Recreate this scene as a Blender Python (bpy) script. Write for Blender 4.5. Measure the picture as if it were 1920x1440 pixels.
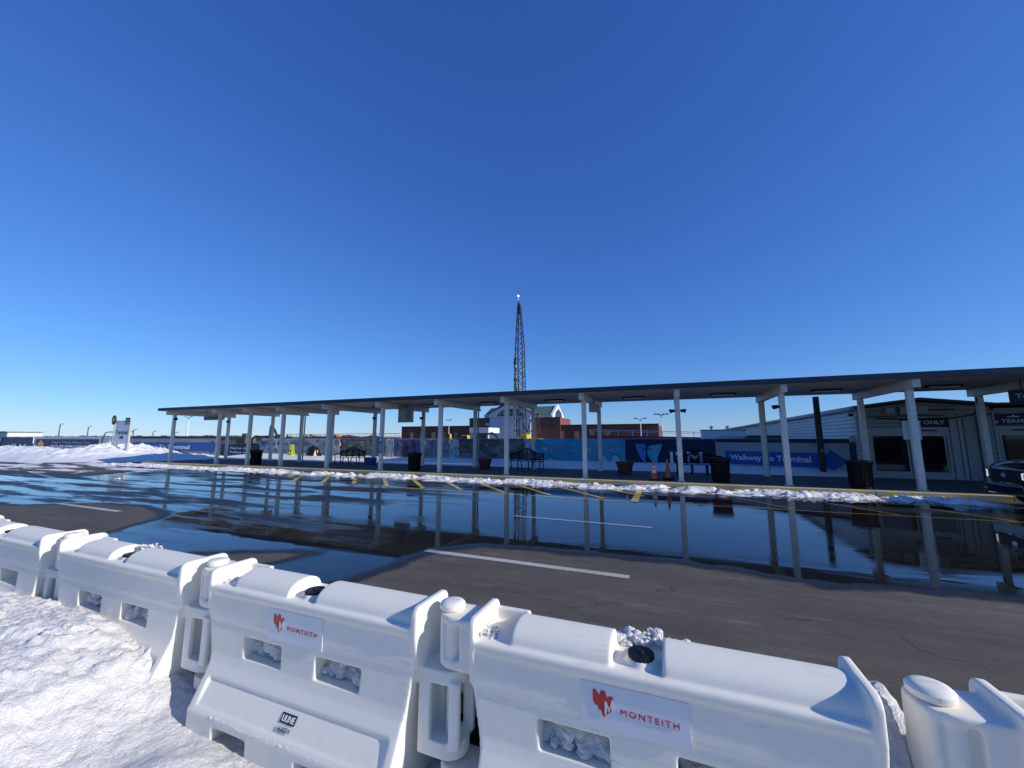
import bpy, bmesh, math, random
import numpy as np
from mathutils import Vector, Matrix
R = math.radians
scene = bpy.context.scene
for o in list(bpy.data.objects): bpy.data.objects.remove(o)
random.seed(7)

# World frame: X runs along the kerb (to the right and nearer), Y runs across the road away from the camera.
# ---------------------------------------------------------------- camera, sky, sun
cam_d = bpy.data.cameras.new('camera'); cam = bpy.data.objects.new('camera', cam_d)
scene.collection.objects.link(cam); scene.camera = cam
cam_d.sensor_width = 36; cam_d.lens = 36*740/1920; cam_d.clip_start = .05; cam_d.clip_end = 9000
A = R(112.2); P = R(7.8)
fw = Vector((math.cos(A)*math.cos(P), math.sin(A)*math.cos(P), math.sin(P)))
cam.location = (0, 0, 1.75)
cam.rotation_euler = fw.to_track_quat('-Z', 'Y').to_euler()

SUN_EL, SUN_OFF = 24.0, 2.6
w = bpy.data.worlds.new('World'); scene.world = w; w.use_nodes = True
nt = w.node_tree; bg = nt.nodes['Background']
sky = nt.nodes.new('ShaderNodeTexSky'); sky.sky_type = 'NISHITA'; sky.sun_disc = False
sky.sun_elevation = R(SUN_EL); sky.sun_rotation = R(90+SUN_OFF)
sky.altitude = 0; sky.air_density = 1.0; sky.dust_density = 0.0; sky.ozone_density = 8.0
# clear cold winter air: deepen the sky's blue a little, softer towards the horizon
sepn = nt.nodes.new('ShaderNodeSeparateColor'); comn = nt.nodes.new('ShaderNodeCombineColor'); nt.links.new(sky.outputs[0], sepn.inputs[0])
for i, (g_, k_) in enumerate(((1.0,.62),(.90,.69),(.70,.90))):
    pw = nt.nodes.new('ShaderNodeMath'); pw.operation = 'POWER'; pw.inputs[1].default_value = g_
    m1_ = nt.nodes.new('ShaderNodeMath'); m1_.operation = 'MULTIPLY'; m1_.inputs[1].default_value = .15
    m2_ = nt.nodes.new('ShaderNodeMath'); m2_.operation = 'MULTIPLY'; m2_.inputs[1].default_value = k_/.12
    nt.links.new(sepn.outputs[i], m1_.inputs[0]); nt.links.new(m1_.outputs[0], pw.inputs[0]); nt.links.new(pw.outputs[0], m2_.inputs[0]); nt.links.new(m2_.outputs[0], comn.inputs[i])
nt.links.new(comn.outputs[0], bg.inputs[0]); bg.inputs[1].default_value = 0.12/1.15
sd = bpy.data.lights.new('sun', 'SUN'); sd.energy = 3.9; sd.angle = R(.5); sd.color = (1, .955, .88)
so = bpy.data.objects.new('sun', sd); scene.collection.objects.link(so)
e, a = R(SUN_EL), R(SUN_OFF)
sv = Vector((math.cos(e)*math.cos(a), -math.cos(e)*math.sin(a), math.sin(e)))
so.rotation_euler = sv.to_track_quat('Z', 'Y').to_euler(); so.location = (20, 0, 30)
scene.view_settings.view_transform = 'Standard'; scene.view_settings.look = 'None'
scene.view_settings.exposure = 0.2; scene.view_settings.gamma = 1
scene.render.engine = 'CYCLES'

# ---------------------------------------------------------------- helpers
col = scene.collection
def tag(o, label=None, cat=None, group=None, kind=None):
    if label: o['label'] = label
    if cat: o['category'] = cat
    if group: o['group'] = group
    if kind: o['kind'] = kind
    return o
def empty(name, loc=(0,0,0), rz=0):
    o = bpy.data.objects.new(name, None); o.location = loc; o.rotation_euler = (0,0,rz)
    o.empty_display_size = .2; col.objects.link(o); return o
def copy_tree(o, parent=None):
    c = o.copy(); col.objects.link(c)
    if parent: c.parent = parent
    for ch in list(o.children): copy_tree(ch, c)
    return c

class MB:
    def __init__(s): s.v = []; s.f = []
    def add(s, vs, fs):
        n = len(s.v); s.v += [tuple(p) for p in vs]; s.f += [tuple(i+n for i in f) for f in fs]; return s
    def box(s, x0, x1, y0, y1, z0, z1):
        return s.add([(x,y,z) for z in (z0,z1) for x,y in ((x0,y0),(x1,y0),(x1,y1),(x0,y1))],
            [(3,2,1,0),(4,5,6,7),(0,1,5,4),(1,2,6,5),(2,3,7,6),(3,0,4,7)])
    def prism_x(s, prof, x0, x1):       # prof: list of (y,z), counter clockwise seen from +X
        n = len(prof)
        vs = [(x0,y,z) for y,z in prof]+[(x1,y,z) for y,z in prof]
        fs = [tuple(reversed(range(n))), tuple(range(n,2*n))]+[(i,(i+1)%n,n+(i+1)%n,n+i) for i in range(n)]
        return s.add(vs, fs)
    def prism_y(s, prof, y0, y1):       # prof: list of (x,z)
        n = len(prof)
        vs = [(x,y0,z) for x,z in prof]+[(x,y1,z) for x,z in prof]
        fs = [tuple(range(n)), tuple(reversed(range(n,2*n)))]+[(i,n+i,n+(i+1)%n,(i+1)%n) for i in range(n)]
        return s.add(vs, fs)
    def prism_z(s, prof, z0, z1):
        n = len(prof)
        vs = [(x,y,z0) for x,y in prof]+[(x,y,z1) for x,y in prof]
        fs = [tuple(reversed(range(n))), tuple(range(n,2*n))]+[(i,(i+1)%n,n+(i+1)%n,n+i) for i in range(n)]
        return s.add(vs, fs)
    def bar(s, p, q, w_, h_=None):       # rectangular bar from p to q
        h_ = h_ or w_; p = Vector(p); q = Vector(q); d = (q-p).normalized()
        up = Vector((0,0,1)) if abs(d.z) < .95 else Vector((0,1,0))
        a_ = d.cross(up).normalized()*w_/2; b_ = a_.cross(d).normalized()*h_/2
        return s.add([p-a_-b_,p+a_-b_,p+a_+b_,p-a_+b_,q-a_-b_,q+a_-b_,q+a_+b_,q-a_+b_],
            [(3,2,1,0),(4,5,6,7),(0,1,5,4),(1,2,6,5),(2,3,7,6),(3,0,4,7)])
    def tube(s, p, q, r0, r1=None, n=10):
        r1 = r0 if r1 is None else r1; p = Vector(p); q = Vector(q); d = (q-p).normalized()
        up = Vector((0,0,1)) if abs(d.z) < .95 else Vector((0,1,0))
        a_ = d.cross(up).normalized(); b_ = a_.cross(d).normalized()
        vs = [c+(a_*math.cos(t)+b_*math.sin(t))*r for c, r in ((p,r0),(q,r1)) for t in [2*math.pi*i/n for i in range(n)]]
        fs = [tuple(reversed(range(n))), tuple(range(n,2*n))]+[(i,(i+1)%n,n+(i+1)%n,n+i) for i in range(n)]
        return s.add(vs, fs)
    def lathe(s, prof, cx=0, cy=0, n=24, cap=True):   # prof: (r,z) bottom to top
        vs = [(cx+r*math.cos(2*math.pi*i/n), cy+r*math.sin(2*math.pi*i/n), z) for r,z in prof for i in range(n)]
        fs = []
        for k in range(len(prof)-1):
            for i in range(n): fs.append((k*n+i,k*n+(i+1)%n,(k+1)*n+(i+1)%n,(k+1)*n+i))
        if cap: fs += [tuple(reversed(range(n))), tuple(range((len(prof)-1)*n, len(prof)*n))]
        return s.add(vs, fs)
    def path(s, pts, r, n=8):
        for p, q in zip(pts, pts[1:]): s.tube(p, q, r, r, n)
        return s
    def build(s, name, m, parent=None, smooth=False, bevel=0):
        me = bpy.data.meshes.new(name); me.from_pydata(s.v, [], s.f); me.update()
        bm = bmesh.new(); bm.from_mesh(me); bmesh.ops.recalc_face_normals(bm, faces=bm.faces); bm.to_mesh(me); bm.free()
        o = bpy.data.objects.new(name, me); col.objects.link(o)
        me.materials.append(m)
        if smooth:
            for p in me.polygons: p.use_smooth = True
            try: me.set_sharp_from_angle(angle=R(40))
            except Exception: pass
        if bevel:
            b = o.modifiers.new('bevel', 'BEVEL'); b.width = bevel; b.segments = 2; b.limit_method = 'ANGLE'; b.angle_limit = R(35)
        if parent: o.parent = parent
        return o

def poly_sd(px, py, poly):
    """signed distance, positive inside"""
    px = np.asarray(px, float); py = np.asarray(py, float)
    d = np.full(px.shape, 1e9); ins = np.zeros(px.shape, bool); n = len(poly)
    for i in range(n):
        x0,y0 = poly[i]; x1,y1 = poly[(i+1)%n]
        ex,ey = x1-x0, y1-y0; L = ex*ex+ey*ey
        k = np.clip(((px-x0)*ex+(py-y0)*ey)/L, 0, 1)
        d = np.minimum(d, np.hypot(px-x0-k*ex, py-y0-k*ey))
        c = ((y0 > py) != (y1 > py)) & (px < (x1-x0)*(py-y0)/((y1-y0) if y1 != y0 else 1e-9)+x0)
        ins ^= c
    return np.where(ins, d, -d)
def _h(ix, iy, seed):
    n = (ix.astype(np.int64)*374761393 + iy.astype(np.int64)*668265263 + seed*1442695041) & 0xffffffff
    n = ((n ^ (n >> 13))*1274126177) & 0xffffffff
    return ((n ^ (n >> 16)) & 0xffff)/65535.0
def vnoise(x, y, seed=0):
    ix = np.floor(x); iy = np.floor(y); fx = x-ix; fy = y-iy
    fx = fx*fx*fx*(fx*(fx*6-15)+10); fy = fy*fy*fy*(fy*(fy*6-15)+10)
    ix = ix.astype(np.int64); iy = iy.astype(np.int64)
    a_ = _h(ix,iy,seed); b_ = _h(ix+1,iy,seed); c_ = _h(ix,iy+1,seed); d_ = _h(ix+1,iy+1,seed)
    return (a_*(1-fx)+b_*fx)*(1-fy)+(c_*(1-fx)+d_*fx)*fy
def fbm(x, y, o=4, seed=0, g=.5):
    r = 0; A_ = 1; t = 0
    for i in range(o):
        r = r+A_*vnoise(x*2**i+17.3*i, y*2**i-9.1*i, seed+i); t += A_; A_ *= g
    return r/t
def cells(x, y, seed=0):
    """rounded lumps: 1 - distance to nearest jittered point"""
    ix = np.floor(x).astype(np.int64); iy = np.floor(y).astype(np.int64); best = np.full(x.shape, 9.)
    for dx in (-1,0,1):
        for dy in (-1,0,1):
            cx = ix+dx; cy = iy+dy
            best = np.minimum(best, np.hypot(cx+_h(cx,cy,seed)-x, cy+_h(cx,cy,seed+5)-y))
    return 1-np.minimum(best, 1)
def grid_obj(name, xs, ys, zf, m, smooth=True, attr=None, keep=None):
    X, Y = np.meshgrid(xs, ys, indexing='xy'); Z = zf(X, Y)
    nx, ny = len(xs), len(ys)
    co = np.stack([X, Y, Z], -1).reshape(-1, 3)
    i = np.arange(nx-1); j = np.arange(ny-1); I, J = np.meshgrid(i, j)
    b = (J*nx+I).ravel(); f = np.stack([b, b+1, b+nx+1, b+nx], 1)
    if keep is not None:
        k = keep(X, Y, Z).ravel(); f = f[k[f].any(1)]
        used = np.unique(f); mp = np.full(len(co), -1); mp[used] = np.arange(len(used)); co = co[used]; f = mp[f]
    me = bpy.data.meshes.new(name); me.from_pydata(co.tolist(), [], f.tolist()); me.update()
    if smooth: me.polygons.foreach_set('use_smooth', [True]*len(me.polygons))
    if attr:
        for an, fn in attr.items():
            at = me.attributes.new(an, 'FLOAT', 'POINT'); at.data.foreach_set('value', fn(co[:,0], co[:,1]).astype(np.float32))
    me.materials.append(m); o = bpy.data.objects.new(name, me); col.objects.link(o); return o

# ---------------------------------------------------------------- materials
def mat(name, c, rough=.6, metal=0., spec=.5, var=0., vscale=3., bump=0., bscale=40., emit=None, coat=0., sss=0., coords='Object'):
    m = bpy.data.materials.new(name); m.use_nodes = True; N = m.node_tree.nodes; L = m.node_tree.links
    b = N['Principled BSDF']; b.inputs['Base Color'].default_value = (*c, 1); b.inputs['Roughness'].default_value = rough
    b.inputs['Metallic'].default_value = metal; b.inputs['Specular IOR Level'].default_value = spec
    b.inputs['Coat Weight'].default_value = coat; b.inputs['Coat Roughness'].default_value = .05
    if sss:
        b.inputs['Subsurface Weight'].default_value = sss; b.inputs['Subsurface Radius'].default_value = (1,1,1); b.inputs['Subsurface Scale'].default_value = .03
    tc = N.new('ShaderNodeTexCoord')
    if var:
        n = N.new('ShaderNodeTexNoise'); n.inputs['Scale'].default_value = vscale; n.inputs['Detail'].default_value = 6
        n.inputs['Roughness'].default_value = .65
        L.new(tc.outputs[coords], n.inputs['Vector'])
        mr = N.new('ShaderNodeMapRange'); mr.inputs[1].default_value = .3; mr.inputs[2].default_value = .7
        mr.inputs[3].default_value = 1-var; mr.inputs[4].default_value = 1+var*.5
        mx = N.new('ShaderNodeMix'); mx.data_type = 'RGBA'; mx.blend_type = 'MULTIPLY'; mx.inputs[0].default_value = 1
        mx.inputs[6].default_value = (*c, 1)
        L.new(n.outputs[0], mr.inputs[0]); L.new(mr.outputs[0], mx.inputs[7]); L.new(mx.outputs[2], b.inputs['Base Color'])
    if bump:
        n2 = N.new('ShaderNodeTexNoise'); n2.inputs['Scale'].default_value = bscale; n2.inputs['Detail'].default_value = 5
        L.new(tc.outputs[coords], n2.inputs['Vector'])
        bp = N.new('ShaderNodeBump'); bp.inputs['Strength'].default_value = bump; bp.inputs['Distance'].default_value = .02
        L.new(n2.outputs[0], bp.inputs['Height']); L.new(bp.outputs[0], b.inputs['Normal'])
    if emit:
        b.inputs['Emission Color'].default_value = (*emit[0], 1); b.inputs['Emission Strength'].default_value = emit[1]
    return m
def nd(m): return m.node_tree.nodes, m.node_tree.links, m.node_tree.nodes['Principled BSDF']
def math_n(N, L, op, a_, b_=None, clamp=False):
    n = N.new('ShaderNodeMath'); n.operation = op; n.use_clamp = clamp
    for i, v in enumerate((a_, b_)):
        if v is None: continue
        if isinstance(v, (int, float)): n.inputs[i].default_value = v
        else: L.new(v, n.inputs[i])
    return n.outputs[0]
def mixc(N, L, f, a_, b_, mode='MIX'):
    n = N.new('ShaderNodeMix'); n.data_type = 'RGBA'; n.blend_type = mode
    if isinstance(f, (int, float)): n.inputs[0].default_value = f
    else: L.new(f, n.inputs[0])
    for i, v in ((6,a_),(7,b_)):
        if isinstance(v, tuple): n.inputs[i].default_value = (*v, 1)
        else: L.new(v, n.inputs[i])
    return n.outputs[2]
def noise(N, L, vec, scale, detail=4, rough=.5, sc=None):
    n = N.new('ShaderNodeTexNoise'); n.inputs['Scale'].default_value = scale; n.inputs['Detail'].default_value = detail; n.inputs['Roughness'].default_value = rough
    if sc:
        mp = N.new('ShaderNodeMapping'); mp.inputs['Scale'].default_value = sc; L.new(vec, mp.inputs[0]); vec = mp.outputs[0]
    L.new(vec, n.inputs['Vector']); return n.outputs[0]
def ramp(N, L, v, lo, hi, a_=0., b_=1.):
    mr = N.new('ShaderNodeMapRange'); mr.interpolation_type = 'SMOOTHSTEP'
    for i, k in ((1,lo),(2,hi),(3,a_),(4,b_)): mr.inputs[i].default_value = k
    L.new(v, mr.inputs[0]); return mr.outputs[0]

def wet_mat(name, dry, damp, paint=False):
    """asphalt or paint that is dry, damp or under standing water according to the 'wet' attribute"""
    m = mat(name, dry, .85); N, L, b = nd(m)
    tc = N.new('ShaderNodeTexCoord'); vec = tc.outputs['Object']
    at = N.new('ShaderNodeAttribute'); at.attribute_name = 'wet'; wet = at.outputs['Fac']
    a2 = N.new('ShaderNodeAttribute'); a2.attribute_name = 'streak'; st = a2.outputs['Fac']
    edge = noise(N, L, vec, 2.2, 5, .6)
    big = noise(N, L, vec, 1.0, 5, .6, (.16, .9, 1))
    big2 = noise(N, L, vec, 1.0, 3, .5, (.35, 2.6, 1))
    w1 = math_n(N, L, 'ADD', wet, math_n(N, L, 'MULTIPLY', math_n(N, L, 'SUBTRACT', edge, .5), .42))
    s1 = math_n(N, L, 'MULTIPLY', math_n(N, L, 'ADD', ramp(N, L, big, .47, .60), math_n(N, L, 'MULTIPLY', ramp(N, L, big2, .5, .62), .35)), st)
    damp_f = ramp(N, L, math_n(N, L, 'ADD', w1, math_n(N, L, 'MULTIPLY', math_n(N, L, 'SUBTRACT', noise(N, L, vec, 14, 4, .7), .5), .12)), -.10, .05)
    water = ramp(N, L, w1, .09, .30)
    water = math_n(N, L, 'MULTIPLY', water, math_n(N, L, 'SUBTRACT', 1.0, s1, True), True)
    # dry look
    fine = noise(N, L, vec, 140, 3, .7); mid = noise(N, L, vec, 1.3, 6, .6); str_ = noise(N, L, vec, 3., 5, .65, (.25, 2.2, 1))
    v = math_n(N, L, 'ADD', math_n(N, L, 'MULTIPLY', ramp(N, L, fine, .3, .75), .7), math_n(N, L, 'ADD', math_n(N, L, 'MULTIPLY', mid, .5), math_n(N, L, 'MULTIPLY', str_, .45)))
    vv = N.new('ShaderNodeCombineColor'); 
    for i in range(3): L.new(v, vv.inputs[i])
    dryc = mixc(N, L, 1.0, dry, vv.outputs[0], 'MULTIPLY')
    if not paint:
        vo = N.new('ShaderNodeTexVoronoi'); vo.feature = 'DISTANCE_TO_EDGE'; vo.inputs['Scale'].default_value = .33
        wp = N.new('ShaderNodeVectorMath'); wp.operation = 'ADD'; nn = N.new('ShaderNodeTexNoise'); nn.inputs['Scale'].default_value = 1.6; nn.inputs['Detail'].default_value = 6
        L.new(vec, nn.inputs['Vector']); L.new(vec, wp.inputs[0]); L.new(nn.outputs['Color'], wp.inputs[1]); L.new(wp.outputs[0], vo.inputs['Vector'])
        ck = math_n(N, L, 'MULTIPLY', ramp(N, L, vo.outputs['Distance'], .002, .008, 1, 0), ramp(N, L, noise(N, L, vec, .9, 3, .5), .48, .60, 0, .7))
        dryc = mixc(N, L, ck, dryc, (.03,.028,.026))
        stn = noise(N, L, vec, .8, 6, .7, (.5,1.4,1)); dryc = mixc(N, L, ramp(N, L, stn, .46, .68, 0, .75), dryc, (.065,.060,.054))
        slt = noise(N, L, vec, 1.7, 7, .75, (.5,2.0,1)); dryc = mixc(N, L, ramp(N, L, slt, .52, .72, 0, .6), dryc, (.20,.19,.17))
        grt = noise(N, L, vec, 55, 2, .5); dryc = mixc(N, L, ramp(N, L, grt, .73, .76, 0, .7), dryc, (.35,.33,.30))
    if paint:
        wear = noise(N, L, vec, 18, 6, .75)
        dryc = mixc(N, L, ramp(N, L, wear, .56, .70), dryc, (.07,.068,.062))
    c1 = mixc(N, L, damp_f, dryc, damp)
    wc = tuple(x*(.9 if paint else .6) for x in damp)
    c2 = mixc(N, L, water, c1, wc)
    L.new(c2, b.inputs['Base Color'])
    r1 = N.new('ShaderNodeMix'); r1.data_type = 'FLOAT'; L.new(damp_f, r1.inputs[0]); r1.inputs[2].default_value = .9; r1.inputs[3].default_value = .52
    r2 = N.new('ShaderNodeMix'); r2.data_type = 'FLOAT'; L.new(water, r2.inputs[0]); L.new(r1.outputs[0], r2.inputs[2]); r2.inputs[3].default_value = .015
    L.new(r2.outputs[0], b.inputs['Roughness'])
    b.inputs['IOR'].default_value = 1.42
    bp = N.new('ShaderNodeBump'); bp.inputs['Distance'].default_value = .004
    L.new(math_n(N, L, 'ADD', noise(N, L, vec, 90, 3, .7), math_n(N, L, 'MULTIPLY', noise(N, L, vec, 9, 4, .6), 1.5)), bp.inputs['Height'])
    L.new(math_n(N, L, 'MULTIPLY', math_n(N, L, 'SUBTRACT', 1.0, water), math_n(N, L, 'SUBTRACT', .8, math_n(N, L, 'MULTIPLY', damp_f, .55))), bp.inputs['Strength'])
    bw = N.new('ShaderNodeBump'); bw.inputs['Distance'].default_value = .01
    L.new(math_n(N, L, 'ADD', noise(N, L, vec, 1.0, 2, .5, (.9, 3.2, 1)), math_n(N, L, 'MULTIPLY', noise(N, L, vec, 6., 2, .5, (.7, 1.6, 1)), .05)), bw.inputs['Height'])
    L.new(math_n(N, L, 'MULTIPLY', water, .10), bw.inputs['Strength'])
    L.new(bp.outputs[0], bw.inputs['Normal']); L.new(bw.outputs[0], b.inputs['Normal'])
    return m
M = {}
M['asphalt'] = wet_mat('asphalt', (.130,.113,.090), (.017,.016,.015))
M['white_line'] = wet_mat('white_line_paint', (.60,.58,.53), (.30,.30,.30), True)
M['yellow_faint'] = wet_mat('faded_yellow_line_paint', (.40,.28,.10), (.26,.18,.06), True)
M['yellow_line'] = wet_mat('yellow_line_paint', (.75,.50,.10), (.62,.40,.07), True)

def snow_mat(name, c=(.84,.815,.78), dirt=.0, bump=.6, bs=30):
    m = mat(name, c, .55, sss=.0); N, L, b = nd(m)
    tc = N.new('ShaderNodeTexCoord'); vec = tc.outputs['Object']
    n1 = noise(N, L, vec, bs, 6, .68); n2 = noise(N, L, vec, bs*5, 3, .6)
    bp = N.new('ShaderNodeBump'); bp.inputs['Strength'].default_value = bump; bp.inputs['Distance'].default_value = .03
    L.new(math_n(N, L, 'ADD', n1, math_n(N, L, 'MULTIPLY', n2, .25)), bp.inputs['Height']); L.new(bp.outputs[0], b.inputs['Normal'])
    d = noise(N, L, vec, 5., 6, .7)
    c0 = mixc(N, L, ramp(N, L, d, .45, .75, 0, .55), c, (.64,.62,.59))
    d2 = noise(N, L, vec, 11., 5, .75)
    L.new(mixc(N, L, ramp(N, L, d2, .66-.2*dirt, .78-.1*dirt, 0, .35+.6*dirt), c0, (.42,.37,.30)), b.inputs['Base Color'])
    return m
M['snow'] = snow_mat('snow', dirt=.12, bump=.8)
M['kerb_snow'] = snow_mat('kerb_snow', (.84,.82,.78), .28, .9, 24)
M['slush'] = snow_mat('slush', (.84,.82,.79), .45, .8, 22)
M['snow_far'] = snow_mat('far_snow', (.82,.81,.79), .15, .5, 3)

def barrier_mat():
    m = mat('white_polyethylene', (.86,.82,.715), .62, spec=.35, sss=.10); N, L, b = nd(m)
    b.inputs['Subsurface Scale'].default_value = .025
    tc = N.new('ShaderNodeTexCoord'); vec = tc.outputs['Object']
    c = mixc(N, L, ramp(N, L, noise(N, L, vec, 3.5, 6, .7), .5, .8, 0, .5), (.86,.815,.70), (.77,.72,.61))
    sc = noise(N, L, vec, 14, 4, .7, (.25,1,3)); c = mixc(N, L, ramp(N, L, sc, .62, .72, 0, .40), c, (.52,.49,.42))
    s2 = noise(N, L, vec, 60, 3, .6, (.06,1,1)); s3 = noise(N, L, vec, 4, 3, .6)
    c = mixc(N, L, math_n(N, L, 'MULTIPLY', ramp(N, L, s2, .63, .69), ramp(N, L, s3, .50, .62, 0, .35)), c, (.38,.36,.32))
    s4 = noise(N, L, vec, 45, 5, .8); c = mixc(N, L, ramp(N, L, s4, .68, .74, 0, .5), c, (.45,.40,.33))
    L.new(c, b.inputs['Base Color'])
    bp = N.new('ShaderNodeBump'); bp.inputs['Strength'].default_value = .12; bp.inputs['Distance'].default_value = .004
    L.new(math_n(N, L, 'ADD', noise(N, L, vec, 160, 2, .5), math_n(N, L, 'MULTIPLY', noise(N, L, vec, 5, 3, .5), 4.)), bp.inputs['Height']); L.new(bp.outputs[0], b.inputs['Normal'])
    return m
M['barrier'] = barrier_mat()
M['black_plastic'] = mat('black_plastic', (.008,.008,.009), .5, spec=.25)
M['sticker'] = mat('sticker_film', (.70,.72,.73), .3)
M['logo_red'] = mat('logo_red', (.50,.02,.03), .4)
M['print_white'] = mat('print_white', (.8,.82,.84), .5)
M['banner_white'] = mat('banner_white_print', (.75,.76,.76), .5, var=.1)
M['print_black'] = mat('print_black', (.02,.02,.022), .5)
M['post_white'] = mat('white_painted_steel', (.76,.73,.65), .45, var=.12, vscale=6, bump=.05)
M['fascia'] = mat('navy_fascia', (.030,.050,.085), .5, spec=.25, var=.3, vscale=2)
M['blue_navy'] = mat('navy_print', (.008,.022,.065), .5, spec=.3, var=.15, bump=.15, bscale=3)
M['blue_arrow'] = mat('royal_blue_print', (.012,.10,.36), .5, spec=.3, var=.1)
M['blue_mid'] = mat('teal_blue_print', (.02,.34,.50), .3, var=.35, vscale=1.5, bump=.5, bscale=2.2)
M['blue_lite'] = mat('light_blue_print', (.07,.25,.48), .35, var=.2)
M['grey_print'] = mat('grey_print', (.36,.37,.38), .5, spec=.3, var=.15, bump=.3, bscale=2.5)
M['grey_lite'] = mat('pale_grey_print', (.52,.55,.58), .45, var=.12)
M['yellow'] = mat('yellow_paint', (.75,.45,.03), .5, var=.15)
M['hi_yellow'] = mat('fluorescent_yellow', (.8,.85,.05), .5)
M['black_metal'] = mat('black_powder_coat', (.005,.006,.008), .6, spec=.15)
M['orange'] = mat('orange_rubber', (.85,.10,.02), .55, var=.1)
M['orange_old'] = mat('faded_orange_rubber', (.50,.15,.09), .6, var=.3)
M['reflect'] = mat('reflective_collar', (.75,.74,.72), .4)
M['rubber'] = mat('black_rubber', (.010,.010,.010), .9, spec=.2)
M['terracotta'] = mat('dark_terracotta', (.12,.035,.03), .6, var=.2)
M['soil'] = mat('soil', (.05,.035,.025), .95)
M['blue_box'] = mat('blue_plastic', (.02,.06,.22), .4)
M['glass'] = mat('dark_glass', (.008,.01,.012), .06)
M['frame_grey'] = mat('painted_frame', (.42,.44,.43), .5, var=.08)
M['box_grey'] = mat('utility_grey', (.34,.36,.35), .55, var=.15)
M['curb'] = None

def band_mat(name, c1, c2, scale, axis='Z', width=.12, rough=.5, metal=0, bump=.5):
    m = mat(name, c1, rough, metal); N, L, b = nd(m)
    tc = N.new('ShaderNodeTexCoord'); sp = N.new('ShaderNodeSeparateXYZ'); L.new(tc.outputs['Object'], sp.inputs[0])
    fr = math_n(N, L, 'FRACT', math_n(N, L, 'MULTIPLY', sp.outputs[axis], scale))
    g = math_n(N, L, 'LESS_THAN', fr, width)
    n = noise(N, L, tc.outputs['Object'], 2.2, 6, .65)
    base = mixc(N, L, ramp(N, L, n, .35, .75), c1, tuple(x*.82 for x in c1))
    L.new(mixc(N, L, g, base, c2), b.inputs['Base Color'])
    bp = N.new('ShaderNodeBump'); bp.inputs['Strength'].default_value = bump; bp.inputs['Distance'].default_value = .02
    L.new(fr, bp.inputs['Height']); L.new(bp.outputs[0], b.inputs['Normal'])
    return m
M['siding'] = band_mat('lap_siding', (.34,.355,.34), (.13,.14,.14), 6.0)
M['siding_white'] = band_mat('white_ribbed_wall', (.76,.75,.72), (.30,.32,.34), 6.0, width=.25)
M['soffit'] = band_mat('ribbed_soffit', (.52,.51,.49), (.08,.08,.09), 4.0, 'Y', .22)
M['ribbed'] = band_mat('ribbed_cladding', (.66,.67,.68), (.40,.43,.48), 1.2, 'X', .15)
M['platform'] = mat('concrete_paving', (.10,.10,.10), .85, var=.25, vscale=2, bump=.2)

def brick_mat():
    m = mat('red_brick', (.22,.06,.04), .8); N, L, b = nd(m)
    tc = N.new('ShaderNodeTexCoord'); mp = N.new('ShaderNodeMapping'); mp.inputs['Rotation'].default_value = (R(90),0,0); L.new(tc.outputs['Object'], mp.inputs[0])
    br = N.new('ShaderNodeTexBrick'); br.inputs['Scale'].default_value = 1.2
    br.inputs['Color1'].default_value = (.22,.062,.042,1); br.inputs['Color2'].default_value = (.17,.05,.036,1); br.inputs['Mortar'].default_value = (.2,.13,.1,1)
    L.new(mp.outputs[0], br.inputs['Vector'])
    n = noise(N, L, tc.outputs['Object'], .7, 5, .6)
    L.new(mixc(N, L, ramp(N, L, n, .3, .8, 0, .5), br.outputs[0], (.18,.055,.04)), b.inputs['Base Color'])
    return m
M['brick'] = brick_mat()
M['green_roof'] = band_mat('green_metal_roof', (.10,.17,.12), (.06,.11,.08), 1.0, 'X', .1)
M['white_wall'] = mat('white_wall', (.72,.74,.76), .6, var=.06)
M['tan'] = mat('tan_panel', (.36,.22,.13), .7)
M['steel'] = mat('galvanised_steel', (.4,.42,.44), .4, .6)
M['dark_steel'] = mat('dark_steel', (.07,.075,.085), .5, .3)
M['rust'] = mat('rusty_pipe', (.30,.13,.11), .6, var=.3)
M['red_steel'] = mat('red_steel', (.35,.02,.04), .5, var=.1)
M['wood_pole'] = mat('dark_wood_pole', (.045,.038,.032), .8, var=.3, vscale=8)

# ---------------------------------------------------------------- ground, road, markings
DRY = [
 [(-3.9,2.0),(-4.15,3.2),(-3.77,3.93),(-3.66,4.27),(-3.60,4.75),(-3.56,5.18),(-3.45,5.58),(-3.0,5.98),(-2.32,6.12),(-1.31,6.17),(0,6.27),(.89,6.12),(1.6,5.95),(2.4,6.15),(3.4,6.25),(6,6.35),(12,6.6),(40,7.0),(40,-8),(-3.9,-8)],
 [(-7.3,3.6),(-6.7,4.05),(-5.9,4.45),(-5.25,4.68),(-5.35,4.3),(-5.6,3.95),(-6.1,3.4),(-6.4,2.7),(-7.6,2.7)],
 [(-9.2,2.6),(-10.0,4.2),(-10.6,5.3),(-11.2,5.75),(-12.6,6.1),(-14.2,6.0),(-16.2,4.9),(-21,4.9),(-40,5.5),(-90,7),(-90,-5),(-9,-5)],
]
FAR_DRY = [(-26.5,10.6),(-31,9.6),(-37,10.0),(-60,11.5),(-140,14),(-140,30),(-33,30),(-31,14.8),(-28,13.0)]
def wetf(x, y):
    d = np.full(np.shape(x), 1e9)
    for p in DRY: d = np.minimum(d, -poly_sd(x, y, p))
    d = np.minimum(d, -poly_sd(x, y, FAR_DRY)*.22)
    d = np.minimum(d, .6)
    d = np.minimum(d, .42-(np.asarray(y)-13.4)*.20)       # thinner film towards the kerb
    return np.clip(d, -1, 1)
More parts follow.
